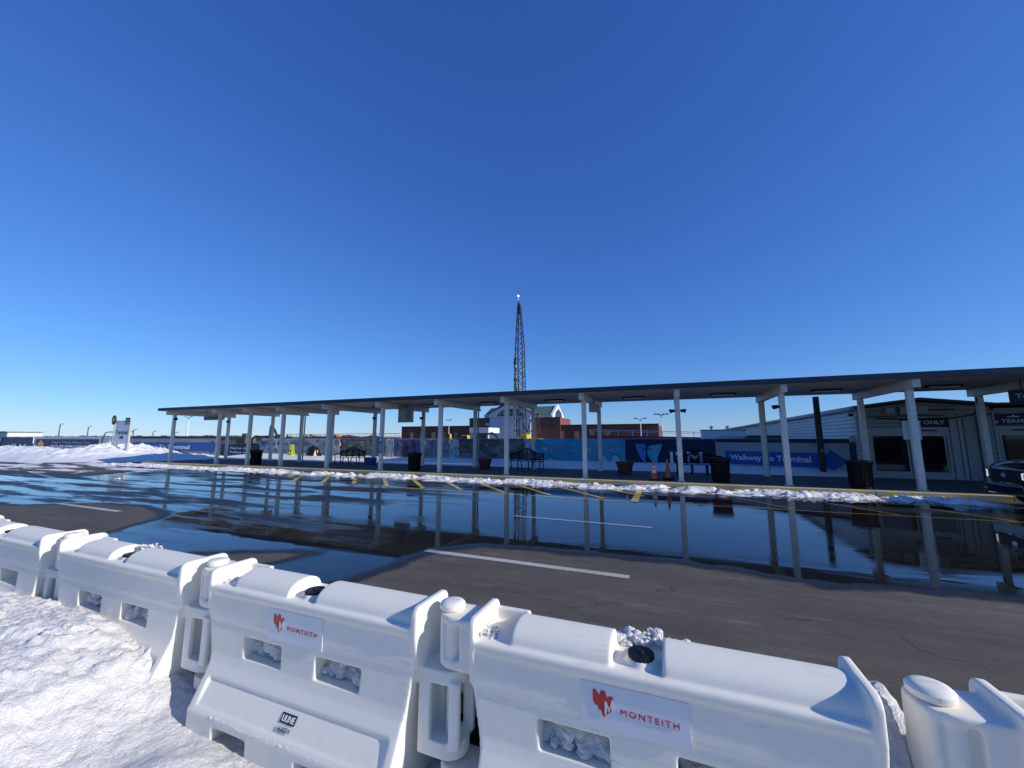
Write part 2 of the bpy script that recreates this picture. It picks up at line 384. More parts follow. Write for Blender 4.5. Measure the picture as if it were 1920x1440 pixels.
def streakf(x, y):
    k = np.clip((-4.5-np.asarray(x))/5, 0, 1)*np.clip((np.asarray(y)-3.9)/2, 0, 1)
    k2 = np.clip((np.asarray(y)-11.4)/3, 0, 1)*.75
    return np.maximum(k*1.0, k2)+.12
AT = {'wet': wetf, 'streak': streakf}
flat = lambda z: (lambda X, Y: np.full(X.shape, float(z)))
road = grid_obj('road', np.linspace(-34, 20, 541), np.linspace(2.0, 15.7, 138), flat(0), M['asphalt'], attr=AT)
tag(road, kind='structure')
road2 = grid_obj('road', np.linspace(-140, -34, 425), np.linspace(2.0, 30, 113), flat(0), M['asphalt'], attr=AT); tag(road2, kind='structure')
M['ground'] = mat('ground_asphalt', (.06,.058,.055), .9, var=.35, vscale=.05, bump=.2)
g = MB()
Z0 = -.012
g.add([(x,y,Z0) for x,y in ((-6000,-6000),(6000,-6000),(6000,6000),(-6000,6000))], [(0,1,2,3)])
tag(g.build('ground', M['ground']), kind='structure')

def strip(name, p, q, width, m, z=.005):
    """painted line from p to q with vertices fine enough to carry the wetness attribute"""
    p = Vector(p); q = Vector(q); d = q-p; L_ = d.length; d.normalize(); n = Vector((-d.y, d.x))
    k = max(2, int(L_/.08)); vs = []; fs = []
    for i in range(k+1):
        c = p+d*L_*i/k
        for s_ in (-.5, 0, .5): vs.append((c.x+n.x*width*s_, c.y+n.y*width*s_, z))
    for i in range(k):
        for j in range(2): b_ = i*3+j; fs.append((b_, b_+3, b_+4, b_+1))
    me = bpy.data.meshes.new(name); me.from_pydata(vs, [], fs); me.update()
    co = np.array(vs)
    for an, fn in AT.items():
        at = me.attributes.new(an, 'FLOAT', 'POINT'); at.data.foreach_set('value', fn(co[:,0], co[:,1]).astype(np.float32))
    me.materials.append(m); o = bpy.data.objects.new(name, me); col.objects.link(o); tag(o, kind='structure')
    if me.polygons[0].normal.z < 0: me.flip_normals()
    return o
for p, q, w_ in [((-3.70,5.50),(-.62,5.46),.13), ((-3.46,8.60),(-.50,8.52),.12), ((-15.5,5.55),(-12.45,5.52),.14), ((-22.5,8.55),(-19.5,8.55),.12),
                 ((-31.0,9.9),(-25.5,8.9),.14), ((-28,8.2),(-23.2,7.5),.14), ((-29.2,11.4),(-27.7,10.3),.3), ((-35,12.2),(-30,11.2),.15), ((8.2,5.5),(11.3,5.5),.12),((6.0,8.55),(9.0,8.55),.12)]:
    strip('white_lane_marking', p, q, w_, M['white_line'])
Y = M['yellow_line']
strip('yellow_road_marking', (-15.2,11.90), (-1.08,11.72), .11, Y)
strip('yellow_road_marking', (.25,11.75), (20,12.45), .09, M['yellow_faint'])
for x in (-14.6,-12.99,-11.4,-9.83,-8.27,-6.70,-5.15,-3.58,-2.0):
    strip('yellow_road_marking', (x,11.99), (x-2.45,14.7), .16, Y, .009)
strip('yellow_road_marking', (-.95,12.9), (-2.6,14.6), .13, Y, .009)
strip('yellow_road_marking', (-1.12,11.66), (-1.18,14.6), .20, Y, .013)
for x in (2.62,4.67,6.6,8.5,10.5,12.4):
    strip('yellow_road_marking', (x,11.98), (x-1.9,15.0), .10, M['yellow_faint'], .009)

# platform with kerb
m = mat('kerb_concrete', (.45,.33,.10), .8); N, L, b = nd(m)
tc = N.new('ShaderNodeTexCoord')
n1 = noise(N, L, tc.outputs['Object'], 3., 6, .7)
L.new(mixc(N, L, ramp(N, L, n1, .42, .62), (.60,.43,.13), (.42,.40,.36)), b.inputs['Base Color']); M['curb'] = m
cb = MB()
x = -33.4
while x < 28:
    cb.box(x, x+2.985, 15.64, 15.86, -.05, .154); x += 3.0
tag(cb.build('kerb', M['curb'], bevel=.015), kind='structure')
pf = MB(); x = -33.4
while x < 28:
    for y0, y1 in ((15.865,18.2),(18.207,20.6),(20.607,30)): pf.box(x, x+2.992, y0, y1, -.05, .15)
    x += 3.0
tag(pf.build('pavement', M['platform']), kind='structure')

# ---------------------------------------------------------------- snow
def windrow(X, Y):
    c = 15.18+.12*(fbm(X*.4, X*0+3, 3, 4)-.5)
    wd = .38+.40*(fbm(X*.7, X*0+8, 4, 9)-.5)
    prof = np.clip(1-np.abs((Y-c)/wd), 0, 1)**.55
    amp = .105*np.clip(.35+1.3*fbm(X*.6, X*0+1, 3, 21), .3, 1.25)
    amp = amp*np.clip((8.3-X)/1.0, 0, 1)*np.clip((X+38)/4, 0, 1)
    lum = cells(X*6, Y*7, 3)*.55+cells(X*13, Y*14, 8)*.55+fbm(X*14, Y*14, 3, 31)*.4
    gap = np.clip((fbm(X*1.3, Y*1.2, 4, 77)-.38)*6, .0, 1)
    return prof*amp*(.45+.75*lum)*gap-.02
o = grid_obj('snow', np.arange(-38, 8.6, .032), np.arange(14.4, 15.66, .032), windrow, M['kerb_snow'], keep=lambda X,Y,Z: Z > -.019)
tag(o, kind='stuff', cat='snow', label='low lumpy ridge of ploughed snow lying along the kerb')
def slush(X, Y):
    c = fbm(X*2.2, Y*5, 4, 51); cc = cells(X*9, Y*12, 13)
    fall = np.clip((Y-13.95)/.6, 0, 1)*np.clip((15.2-Y)/.2, 0, 1)
    return (np.clip(c-.52, 0, 1)*.5+np.clip(cc-.66, 0, 1)*.12)*fall*np.clip((8.3-X)/1, 0, 1)-.0085
o = grid_obj('slush', np.arange(-36, 8.3, .04), np.arange(13.9, 15.2, .04), slush, M['slush'], keep=lambda X,Y,Z: Z > -.005)
tag(o, kind='stuff', cat='slush', label='thin dirty slush scattered on the wet road in front of the snow ridge')
def behind(X, Y):
    k = np.clip((Y-20.35)/1.6, 0, 1); k = k*k*(3-2*k)
    h = .15+.03+k*(.10+.16*fbm(X*.5, Y*.6, 3, 61))+.06*fbm(X*3, Y*3, 4, 62)*k
    h = h-.12*np.clip((20.9-Y+.4*(fbm(X*.8, X*0, 3, 5)-.5))/.5, 0, 1)
    return h
o = grid_obj('snow', np.arange(-33.2, 6.9, .1), np.arange(20.2, 25.2, .1), behind, M['snow_far'], keep=lambda X,Y,Z: Z > .152)
tag(o, kind='stuff', cat='snow', label='shaded snow strip between the paved walkway and the banner fence')
def bank(X, Y):
    sx = np.array([-140,-95,-75,-65,-58,-54,-50,-48,-46,-44,-42,-40.5,-39,-37.5,-36,-34.5,-33,-31,-28]); hz = np.array([.8,.9,.75,.85,.65,.55,.75,1.1,1.35,1.0,.50,.45,.50,.52,.45,.32,.2,.08,0])
    fx = np.array([-140,-90,-60,-50,-45,-41,-39,-36,-33.5]); fy = np.array([17,15,14.4,13.9,13.6,14.3,16.0,17.6,17.4])
    h = np.interp(X, sx, hz); f = np.interp(X, fx, fy)+1.0*(fbm(X*.4, X*0, 3, 40)-.5)
    k = np.clip((Y-f)/(19.0-f), 0, 1)**.8*np.clip((24.4-Y)/4.2, 0, 1)**.6
    rough = .55*fbm(X*.9, Y*1.2, 5, 41, .6)+.35*cells(X*1.1, Y*1.3, 42)+.22*cells(X*2.4, Y*2.6, 43)+.15*cells(X*.45,Y*.6,44)
    return h*k*(.35+rough*.95)-.05
o = grid_obj('snow', np.arange(-140, -27.5, .16), np.arange(12.5, 23.8, .14), bank, M['snow_far'], keep=lambda X,Y,Z: Z > -.04)
tag(o, kind='stuff', cat='snow', label='tall ploughed snow bank along the far edge of the road left of the canopy')
def patches(X, Y):
    c = fbm(X*.35, Y*1.6, 4, 71); k = np.clip((Y-9.8-(X+32)*.0)/2.5, 0, 1)*np.clip((-25-X)/5, 0, 1)
    return np.clip(c-.50, -.05, .2)*k*.35-.004
o = grid_obj('slush', np.arange(-120, -24, .15), np.arange(9.5, 17, .1), patches, M['slush'], keep=lambda X,Y,Z: Z > .0)
tag(o, kind='stuff', cat='slush', label='flat streaks of slush on the road below the far snow bank')

def fore(X, Y):
    # rises towards the barriers on the left, drops near the second barrier
    hx = np.interp(X, [-8,-5.5,-4.6,-4.0,-3.6,-3.2,-3.0,-2.85,-2.7,-2.55,-2.4,-2.1,-1.6,-.8,0,2], [.42,.46,.49,.50,.49,.38,.25,.18,.15,.13,.12,.12,.12,.12,.12,.12])
    back = np.clip((1.80-Y)/.25, 0, 1)*.15+.85
    near = np.interp(Y, [-1,.3,.8,1.2,1.5], [.60,.78,.95,1.0,1.0])
    h = hx*near*back
    h = h+.05*np.clip((-2.0-X)/1, 0, 1)*np.clip((.9-Y)/.6, 0, 1)
    h = h+.09*np.exp(-((X+2.30)/.22)**2-((Y-1.28)/.20)**2)
    r = .11*(fbm(X*2.1, Y*2.1, 5, 91)-.5)+.045*(fbm(X*11, Y*17, 4, 92)-.5)+.030*cells(X*9, Y*13, 93)+.016*cells(X*26, Y*34, 94)+.02*(fbm(X*40,Y*50,2,95)-.5)+.10*np.clip(cells(X*3.7+fbm(X*6,Y*6,2,3),Y*4.5,96)-.62,0,1)*np.clip(fbm(X*1.3,Y*1.3,2,97)-.45,0,1)*6+.035*np.clip(cells(X*15,Y*17,98)-.55,0,1)*np.clip(fbm(X*3,Y*3,2,99)-.45,0,1)*5
    return h+r*np.clip(hx*3, .3, 1)
o = grid_obj('snow', np.arange(-7.5, 1.5, .016), np.arange(-1.0, 1.95, .016), fore, M['snow'])
tag(o, kind='stuff', cat='snow', label='heaped crusty snow in the foreground lying against the near side of the barriers')
def rear(X, Y):
    hx = .40+.16*fbm(X*1.3, X*0+2, 3, 101)+.33*np.exp(-((X+.12)/.17)**2)+.24*np.exp(-((X-.68)/.10)**4)+.08*np.exp(-((X+.9)/.1)**2)+.25*np.exp(-((X+3.2)/.35)**2)
    prof = np.clip(1-((Y-2.10)/.36)**2, 0, 1)**.6
    r = .05*fbm(X*7, Y*7, 4, 102)+.035*cells(X*13, Y*13, 103)+.02*cells(X*31, Y*31, 104)
    return (hx+r)*prof+.0
o = grid_obj('snow', np.arange(-7.5, 3.2, .02), np.arange(1.93, 2.50, .02), rear, M['snow'], keep=lambda X,Y,Z: Z > .002)
tag(o, kind='stuff', cat='snow', label='narrow snow ridge packed behind the barriers on the road side')
def clump(name, loc, r, n, label, seed, flat_=.7):
    rnd = random.Random(seed); bm = bmesh.new()
    for i in range(n):
        c = Vector((rnd.uniform(-1,1)*r[0], max(-1,min(1,rnd.gauss(0,.5)))*r[1], rnd.random()**1.3*r[2]))
        c.z *= 1-.6*abs(c.x/r[0])
        k = rnd.uniform(.08,.36)*min(r)*(1.7 if rnd.random() < .15 else 1)
        ret = bmesh.ops.create_icosphere(bm, subdivisions=2, radius=k)
        for v in ret['verts']: v.co = Vector((v.co.x*rnd.uniform(.85,1.2), v.co.y, v.co.z*flat_))+c
    me = bpy.data.meshes.new('tmp'); bm.to_mesh(me); bm.free(); o = bpy.data.objects.new('tmp', me); col.objects.link(o)
    vs_ = max(.0022, min(r)*.06); md = o.modifiers.new('r', 'REMESH'); md.mode = 'VOXEL'; md.voxel_size = vs_
    bpy.context.view_layer.update()
    me2 = bpy.data.meshes.new_from_object(o.evaluated_get(bpy.context.evaluated_depsgraph_get())); bpy.data.objects.remove(o)
    co = np.empty(len(me2.vertices)*3); me2.vertices.foreach_get('co', co); co = co.reshape(-1,3); f = 9/min(r)*.12
    for ax, sd_ in ((0,1),(1,2),(2,3)):
        co[:,ax] += (fbm(co[:,(ax+1)%3]*f*6+co[:,ax]*f*4, co[:,(ax+2)%3]*f*6, 3, seed+sd_, .7)-.5)*min(r)*.17
    me2.vertices.foreach_set('co', co.ravel()); me2.update(); me2.name = name
    me2.materials.clear(); me2.materials.append(M['snow'])
    o = bpy.data.objects.new(name, me2); o.location = loc; col.objects.link(o)
    tag(o, label, 'snow', None, 'stuff'); return o

# ---------------------------------------------------------------- text
def text_mesh(s, size, bold=0., align='LEFT', extr=0., spacing=1.):
    cu = bpy.data.curves.new('txt', 'FONT'); cu.body = s; cu.size = size; cu.offset = bold; cu.align_x = align; cu.extrude = extr
    cu.space_character = spacing; cu.resolution_u = 3
    o = bpy.data.objects.new('txt', cu); col.objects.link(o); bpy.context.view_layer.update()
    me = bpy.data.meshes.new_from_object(o.evaluated_get(bpy.context.evaluated_depsgraph_get()))
    bpy.data.objects.remove(o); bpy.data.curves.remove(cu); return me
def text(s, x, y, z, size, m, parent=None, bold=0., width=None, name='lettering', rz=0, rx=R(90), align='LEFT', shear=0, spacing=1.):
    me = text_mesh(s, size, bold, align, .001, spacing)
    xs = [v.co.x for v in me.vertices]
    if width:
        k = width/(max(xs)-min(xs))
        for v in me.vertices: v.co.x *= k
    if shear:
        for v in me.vertices: v.co.x += v.co.y*shear
    me.materials.clear(); me.materials.append(m)
    o = bpy.data.objects.new(name, me); o.location = (x,y,z); o.rotation_euler = (rx,0,rz); col.objects.link(o)
    if parent: o.parent = parent
    return o
def plate(name, pts, y0, y1, m, parent):
    return MB().prism_y(pts, y0, y1).build(name, m, parent)

# ---------------------------------------------------------------- water filled barriers
def barrier_body():
    def half(prof): return prof+[(-y,z) for y,z in reversed(prof)]
    # outline seen from the end, front is -y
    prof = [(-.238,0),(-.238,.125),(-.228,.140),(-.160,.272),(-.135,.33),(-.125,.375),(-.125,.555),(-.131,.562),(-.131,.695),(-.143,.712),(-.145,.738),(-.135,.748)]
    full = [(y,z) for y,z in prof]+[(-y,z) for y,z in reversed(prof)]
    full = list(reversed(full))
    b = MB().prism_x(full, -.745, .745)
    body = b.build('tmp', M['barrier'])
    cut = MB()
    for c in (-.285,.285): cut.box(c-.155, c+.155, -.5, .5, .385, .50)
    for c in (-.36,.30): cut.box(c-.14, c+.14, -.5, .5, -.02, .085)
    for s_ in (-1,1):     # shallow recess on the sloped skirt
        q = [(-.258,.147),(-.258,.30),(-.146,.262),(-.216,.150)]
        q = [(y*s_ if True else y, z) for y,z in q]
        cut.prism_x(q, -.69, .69)
    cu = cut.build('tmpc', M['barrier'])
    md = body.modifiers.new('b', 'BOOLEAN'); md.object = cu; md.solver = 'EXACT'; md.operation = 'DIFFERENCE'; md.use_self = True
    bpy.context.view_layer.update()
    me1 = bpy.data.meshes.new_from_object(body.evaluated_get(bpy.context.evaluated_depsgraph_get()))
    bpy.data.objects.remove(body); bpy.data.objects.remove(cu)
    u = MB()
    # end plates rising above the lip
    for s_ in (-1,1):
        pr = []
        for (cy, cz, a0) in ((.105,.795,0),(-.105,.795,90)):
            for k in range(5): t_ = R(a0+k*22.5); pr.append((cy+.04*math.cos(t_), cz+.04*math.sin(t_)))
        pr += [(-.145,.70),(-.120,.56),(.120,.56),(.145,.70)]
        x0, x1 = sorted((s_*.722, s_*.758)); u.prism_x(pr, x0, x1)
    # the two rounded humps
    def dome(x0, x1):
        pr = [(.118*math.cos(R(k*12)), .735+.088*math.sin(R(k*12))**.8) for k in range(16)]
        u.prism_x(pr, x0, x1)
    dome(-.555,-.115); dome(.085,.74)
    u.box(-.74,-.54, .095,.125, .73,.805)
    # filler neck
    u.lathe([(.062,.73),(.060,.765),(.050,.772)], 0, -.035, 24)
    # upper lug (left end) and lower lug (right end)
    def lug(cx, x_in, z0, z1, r=.085, hole=None):
        lo, hi = sorted((cx, x_in))
        n = 10; out = []
        s_ = -1 if cx < x_in else 1
        pts = [(x_in,-r),(x_in,r)]+[(cx+s_*math.sin(R(k*180/n))*r*1.0, math.cos(R(k*180/n))*r) for k in range(n+1)]
        u.prism_z(pts, z0, z1)
    lug(-.880,-.74,.575,.615,.090); lug(-.880,-.74,.77,.80,.090)
    u.box(-.835,-.74,-.088,-.04,.6,.78); u.box(-.945,-.74,-.048,.088,.6,.78); u.lathe([(.036,.6),(.036,.78)], -.8875, -.045, 16)
    u.box(-.79,-.74,-.085,.085,.58,.79)
    u.prism_z([(-.925,-.08),(-.925,.08),(-.945,.075),(-.963,.045),(-.968,0),(-.963,-.045),(-.945,-.075)], .585, .79)
    lug(.875,.74,.50,.56); lug(.875,.74,.19,.26)
    for y_ in (-.085,.055):
        u.box(.74,.80,y_,y_+.03,.24,.52); u.box(.90,.955,y_,y_+.03,.24,.52)
    u.box(.74,.775,-.085,.085,.24,.52)
    lug(-.875,-.74,.10,.17)
    ue = u.build('tmpu', M['barrier'])
    for v in me1.vertices:
        k_ = min(1, max(0, (.60-v.co.z)/.30)); v.co.x *= 1-.075*k_
    bm = bmesh.new(); bm.from_mesh(ue.data); bm.from_mesh(me1)
    me = bpy.data.meshes.new('barrier_body'); bm.to_mesh(me); bm.free(); me.materials.append(M['barrier'])
    bpy.data.objects.remove(ue)
    o = bpy.data.objects.new('tmp', me); col.objects.link(o)
    r = o.modifiers.new('r', 'REMESH'); r.mode = 'VOXEL'; r.voxel_size = .0065; r.use_smooth_shade = True
    s1 = o.modifiers.new('s', 'SMOOTH'); s1.factor = .5; s1.iterations = 6
    bpy.context.view_layer.update()
    me2 = bpy.data.meshes.new_from_object(o.evaluated_get(bpy.context.evaluated_depsgraph_get()))
    bpy.data.objects.remove(o); me2.polygons.foreach_set('use_smooth', [True]*len(me2.polygons))
    me2.materials.clear(); me2.materials.append(M['barrier']); me2.name = 'barrier_body'
    return me2
BZ = .12
def make_barrier():
    root = empty('traffic_barrier')
    me = barrier_body(); o = bpy.data.objects.new('body', me); col.objects.link(o); o.parent = root
    cap = MB(); n = 36
    prof = [(.050+(.003 if i%2 else 0)) for i in range(n)]
    vs = [(prof[i]*math.cos(2*math.pi*i/n), -.035+prof[i]*math.sin(2*math.pi*i/n), z) for z in (.765,.785) for i in range(n)]
    cap.add(vs, [tuple(range(n,2*n)), tuple(reversed(range(n)))]+[(i,(i+1)%n,n+(i+1)%n,n+i) for i in range(n)])
    cap.lathe([(.014,.784),(.012,.792)], 0, -.035, 12)
    cap.build('filler_cap', M['black_plastic'], root)
    return root
def logo(parent, x0, z0, h, y):
    k = h
    red = [(0,.98),(.12,1),(.21,.86),(.30,.80),(.33,.98),(.42,1.02),(.55,.98),(.60,.74),(.74,.86),(.90,.80),(.80,.72),(.83,.30),(.72,.22),(.52,.10),(.50,-.02),(.40,.10),(.34,.26),(.26,.24),(.20,.40),(.10,.42),(0,.55)]
    o = plate('emblem', [(x0+a_*k, z0+b_*k) for a_,b_ in red], y-.0015, y, M['logo_red'], parent)
    wm = [(.50,.14),(.52,.62),(.58,.62),(.70,.38),(.80,.68),(.86,.68),(.86,.26),(.80,.30),(.78,.50),(.70,.20),(.62,.42),(.58,.16)]
    plate('emblem_letter', [(x0+a_*k, z0+b_*k) for a_,b_ in wm], y-.003, y-.0017, M['sticker'], o)
def dress(root):
    y = -.1325
    st = MB().box(-.235,.175, y-.0015, y+.003, .535,.690).build('sticker', M['sticker'], root)
    logo(st, -.185, .575, .092, y-.002)
    text('MONTEITH', -.080, y-.003, .597, .030, M['logo_red'], st, width=.215, spacing=1.25)
    # moulded maker's label on the skirt
    sl = math.atan2(.160, .10)
    a_ = Vector((-.02, -.2125, .158)); d = Vector((0,.0785,.112)).normalized(); nrm = Vector((0,-d.z,d.y))
    lb = MB(); c0 = a_+nrm*.004
    def q(u_, v_, h_): return c0+Vector((u_,0,0))+d*v_+nrm*h_
    lb.add([q(0,.045,0),q(.10,.045,0),q(.10,.085,0),q(0,.085,0),q(0,.045,.002),q(.10,.045,.002),q(.10,.085,.002),q(0,.085,.002)], [(3,2,1,0),(4,5,6,7),(0,1,5,4),(1,2,6,5),(2,3,7,6),(3,0,4,7)])
    l = lb.build('maker_label', M['print_black'], root)
    rx = math.atan2(d.z, d.y)
    t1 = q(.008,.052,.004); text('ULINE', t1.x,t1.y,t1.z, .036, M['print_white'], l, width=.084, bold=.0004, rx=rx)
    t2 = q(.008,.012,.004); text('H-10714', t2.x,t2.y,t2.z, .028, M['print_black'], l, width=.08, rx=rx)
b0 = make_barrier(); dress(b0)
pins = [(-6.75,1.82),(-4.72,1.815),(-2.83,1.805),(-1.05,1.805),(.725,1.81),(2.6,1.81),(4.4,1.81)]
def pin_obj():
    r = MB().lathe([(.022,.06),(.022,.80),(.052,.802),(.062,.812),(.062,.828),(.052,.838),(.03,.842)], 0, 0, 24)
    return r.build('connector_pin', M['barrier'], smooth=True)
blabels = ['white plastic barrier cut off by the left edge of the photo, snow in its window',
 'white plastic barrier half buried by the heaped snow, no sticker in sight',
 'white barrier with red logo sticker and black maker label on its skirt',
 'nearest white barrier with red logo sticker and black filler cap',
 'white barrier cut off by the right edge, only its end and lug visible',
 'white plastic barrier farther along the row']
n_b = len(pins)-1
for i in range(n_b):
    (xa,ya),(xb,yb) = pins[i], pins[i+1]
    o = b0 if i == 0 else copy_tree(b0)
    o.location = ((xa+xb)/2+.02, (ya+yb)/2, BZ); o.rotation_euler[2] = math.atan2(yb-ya, xb-xa)
    o.scale = (((xb-xa)-.0)/1.775, 1, 1)
for o in bpy.data.objects:
    if o.name.startswith('traffic_barrier') and abs(o.location.x+.14) < .06: o.location.x = -.168; o.scale[0] = .955
BARR = [o for o in bpy.data.objects if o.name.startswith('traffic_barrier')]
BARR.sort(key=lambda o: o.location.x)
for o, l in zip(BARR, blabels): tag(o, l, 'barrier', 'white plastic barriers linked in a row')
for o in BARR[:2]:          # these carry no sticker
    for ch in [c for c in o.children if c.name.startswith('sticker')]:
        for g2 in list(ch.children):
            for g3 in list(g2.children): bpy.data.objects.remove(g3)
            bpy.data.objects.remove(g2)
        bpy.data.objects.remove(ch)
# the last barrier lies wholly outside the frame
def kill(o):
    for c in list(o.children): kill(c)
    bpy.data.objects.remove(o)
kill(BARR[-1])
p0 = pin_obj(); plab = ['pin cap joining the leftmost two white barriers','pin cap left of the barrier with the red logo and maker label','pin cap between the two barriers carrying red logo stickers','large pin cap in the lower right corner beside the snow gap']
for i, (x,y) in enumerate(pins[1:5]):
    o = p0 if i == 0 else p0.copy()
    if i: col.objects.link(o)
    o.location = (x,y,BZ); o.scale = (1,1,1.0); tag(o, plab[i], 'barrier pin', 'round capped pins linking the barriers')
# ---------------------------------------------------------------- walkway canopy
PX = [-31.61,-26.77,-23.89,-21.06,-17.51,-13.87,-10.38,-6.93,-3.44,.16,3.54,6.99,10.48,13.95,17.4]
can = tag(empty('walkway_canopy', (0,18,0)), 'long flat canopy with navy edge, ribbed underside and white posts over the walkway', 'canopy')
def pt(o): o.location = Vector(o.location)-Vector((0,18,0)); return o
rf = MB(); rf.box(-32.35, 26, 15.80, 20.40, 3.58, 3.70); pt(rf.build('roof', M['soffit'], can))
fs = MB()
fs.box(-32.40,26,15.72,15.797,3.575,3.765); fs.box(-32.40,26,20.403,20.48,3.575,3.765); fs.box(-32.43,-32.353,15.80,20.40,3.575,3.765)
fs.box(-32.35,26,15.80,20.40,3.703,3.73)
pt(fs.build('fascia', M['fascia'], can, bevel=.01))
for x in PX:
    pt(MB().box(x-.10,x+.10,15.86,20.38,3.30,3.577).build('beam', M['post_white'], can, bevel=.012))
    for y in (16.35,19.95):
        p_ = MB().box(x-.085,x+.085,y-.085,y+.085,.15,3.298); p_.box(x-.125,x+.125,y-.125,y+.125,.151,.175)
        pt(p_.build('post', M['post_white'], can, bevel=.01))
for x in (-29.2,-14.6,-.9,12.0):
    pt(MB().box(x,x+.02,15.712,15.719,3.58,3.76).build('fascia_joint', M['dark_steel'], can))
for x in (PX[2],PX[6],PX[10]):
    pt(MB().box(x+.10,x+.16,20.06,20.12,.15,3.3).box(x+.10,x+.16,20.06,20.40,3.3,3.36).build('downspout', M['box_grey'], can))
pt(MB().tube((-31.5,18.9,3.545),(17,18.9,3.545),.018,.018,6).build('conduit', M['box_grey'], can))
# ceiling lights
def ceiling_light():
    r = empty('ceiling_light'); b = MB().box(-.42,.42,-.09,.09,-.05,0); b.box(-.46,-.42,-.1,.1,-.07,0); b.box(.42,.46,-.1,.1,-.07,0); b.build('housing', M['black_metal'], r)
    MB().box(-.40,.40,-.07,.07,-.09,-.052).build('diffuser', M['reflect'], r); return r
cl0 = ceiling_light()
clx = [-19.3,-15.7,-12.3,-8.76,-5.22,-1.59,1.92,5.41,8.72,12.2]
where = ['over the arched bench nearest the blue box','left of the hanging display','right of the hanging display','in the bay over the dark planter left of the crane','in the bay just right of the crane','in the bay above the teal banner','in the bay just right of the two cones','in the bay of the dark wooden pole','over the exit doors','near the right edge over the black vehicle']
for i, x in enumerate(clx):
    o = cl0 if i == 0 else copy_tree(cl0); o.location = (x, 18.2, 3.575)
    tag(o, 'slim fixture under the canopy '+where[i], 'ceiling light', 'light fixtures under the canopy')
# flood lights on posts
def flood():
    r = empty('flood_light'); MB().box(-.04,.04,-.03,.05,-.05,.05).build('bracket', M['black_metal'], r)
    MB().add([(-.10,-.10,-.09),(.10,-.10,-.09),(.10,-.16,.05),(-.10,-.16,.05),(-.07,-.03,-.05),(.07,-.03,-.05),(.07,-.03,.07),(-.07,-.03,.07)],
        [(0,1,2,3),(7,6,5,4),(0,4,5,1),(1,5,6,2),(2,6,7,3),(3,7,4,0)]).build('lamp_head', M['black_metal'], r, bevel=.01); return r
f0 = flood(); fl = [(-31.61+.14,16.35,3.05,R(70),'on the leftmost front post of the canopy'),(.16+.15,16.35,2.78,R(80),'on the right face of the post beside the two cones'),(.16-.15,16.35,2.78,R(-80),'on the left face of the post beside the two cones'),
 (3.54-.14,16.35,2.84,R(-70),'on the front post before the walkway arrow banner'),(-17.51+.1,19.83,3.0,R(0),'on the rear post behind the blue box'),(-13.87-.0,19.84,2.93,R(-20),'on the rear post right of the hanging display'),(-31.57+.1,19.84,3.0,R(0),'on the rear post beside the parking sign')]
for i, (x,y,z,rz,t) in enumerate(fl):
    o = f0 if i == 0 else copy_tree(f0); o.location = (x,y,z); o.rotation_euler[2] = rz
    tag(o, 'small black flood light '+t, 'flood light', 'flood lights on the canopy posts')
# hanging display
r = tag(empty('hanging_display', (-13.3,17.5,3.57)), 'grey framed screen hanging from the canopy', 'display screen')
hd = MB().box(-.47,.47,-.06,.06,-.99,-.22).build('casing', M['box_grey'], r, bevel=.02)
MB().box(-.36,.36,-.068,-.062,-.90,-.32).build('screen', mat('screen_glass', (.16,.20,.19), .15), hd)
MB().box(-.03,.03,-.03,.03,-.22,0).box(-.55,.45,-.04,.04,-.22,-.19).build('bracket', M['dark_steel'], r)
# parking sign
r = tag(empty('parking_sign', (-28.5,17.0,3.3)), 'grey sign reading Parking with a left arrow hanging under the canopy end', 'sign')
MB().box(-1.05,1.05,-.03,.03,-.36,-.02).build('panel', M['box_grey'], r, bevel=.02)
MB().box(-.8,-.76,-.01,.01,-.02,.27).build('hanger', M['dark_steel'], r); MB().box(.76,.8,-.01,.01,-.02,.27).build('hanger', M['dark_steel'], r)
text('Parking', -.55, -.034, -.28, .27, M['print_black'], r, bold=.008, width=1.35)
plate('arrow', [(-.95,-.2),(-.80,-.08),(-.80,-.15),(-.66,-.15),(-.66,-.25),(-.80,-.25),(-.80,-.32)], -.036, -.032, M['print_black'], r)
# plain hanging sign edge on by the sixth bay
r = tag(empty('hanging_sign', (-3.25,17.6,3.3), R(35)), 'small plain grey sign hanging beside the post left of the dark planter', 'sign')
MB().box(-.24,.24,-.02,.02,-.42,-.04).build('panel', M['box_grey'], r, bevel=.015); MB().box(-.02,.02,-.01,.01,-.04,.2).build('hanger', M['dark_steel'], r)
r = tag(empty('terminal_sign_board', (10.50,17.07,3.3), R(-35)), 'dark hanging sign at the right edge reading To Terminal', 'sign')
MB().box(-.75,.75,-.03,.03,-.46,-.04).build('panel', M['fascia'], r, bevel=.03); MB().box(-.5,-.46,-.01,.01,-.04,.25).build('hanger', M['dark_steel'], r); MB().box(.46,.5,-.01,.01,-.04,.25).build('hanger', M['dark_steel'], r)
text('To Terminal', -.62, -.034, -.31, .2, M['grey_lite'], r, bold=.004, width=1.2)
# sign seen from behind on the near right post
r = tag(empty('post_sign', (6.985,16.47,2.0)), 'pale sign plate fixed behind the nearest white post by the exit doors', 'sign')
MB().box(-.225,.225,0,.012,-.30,.30).build('plate', M['grey_lite'], r, bevel=.004)
r = tag(empty('stop_sign', (-13.83,16.24,1.0)), 'small blue and white bus stop sign on the canopy post right of the blue box', 'sign')
MB().box(-.12,.12,-.012,0,0,.78).build('plate', M['blue_arrow'], r)
MB().box(-.09,.09,-.016,-.013,.08,.50).build('notice', M['grey_print'], r); plate('symbol', [(.07*math.cos(k), .66+.07*math.sin(k)) for k in [i*.524 for i in range(12)]], -.017, -.013, M['print_white'], r)
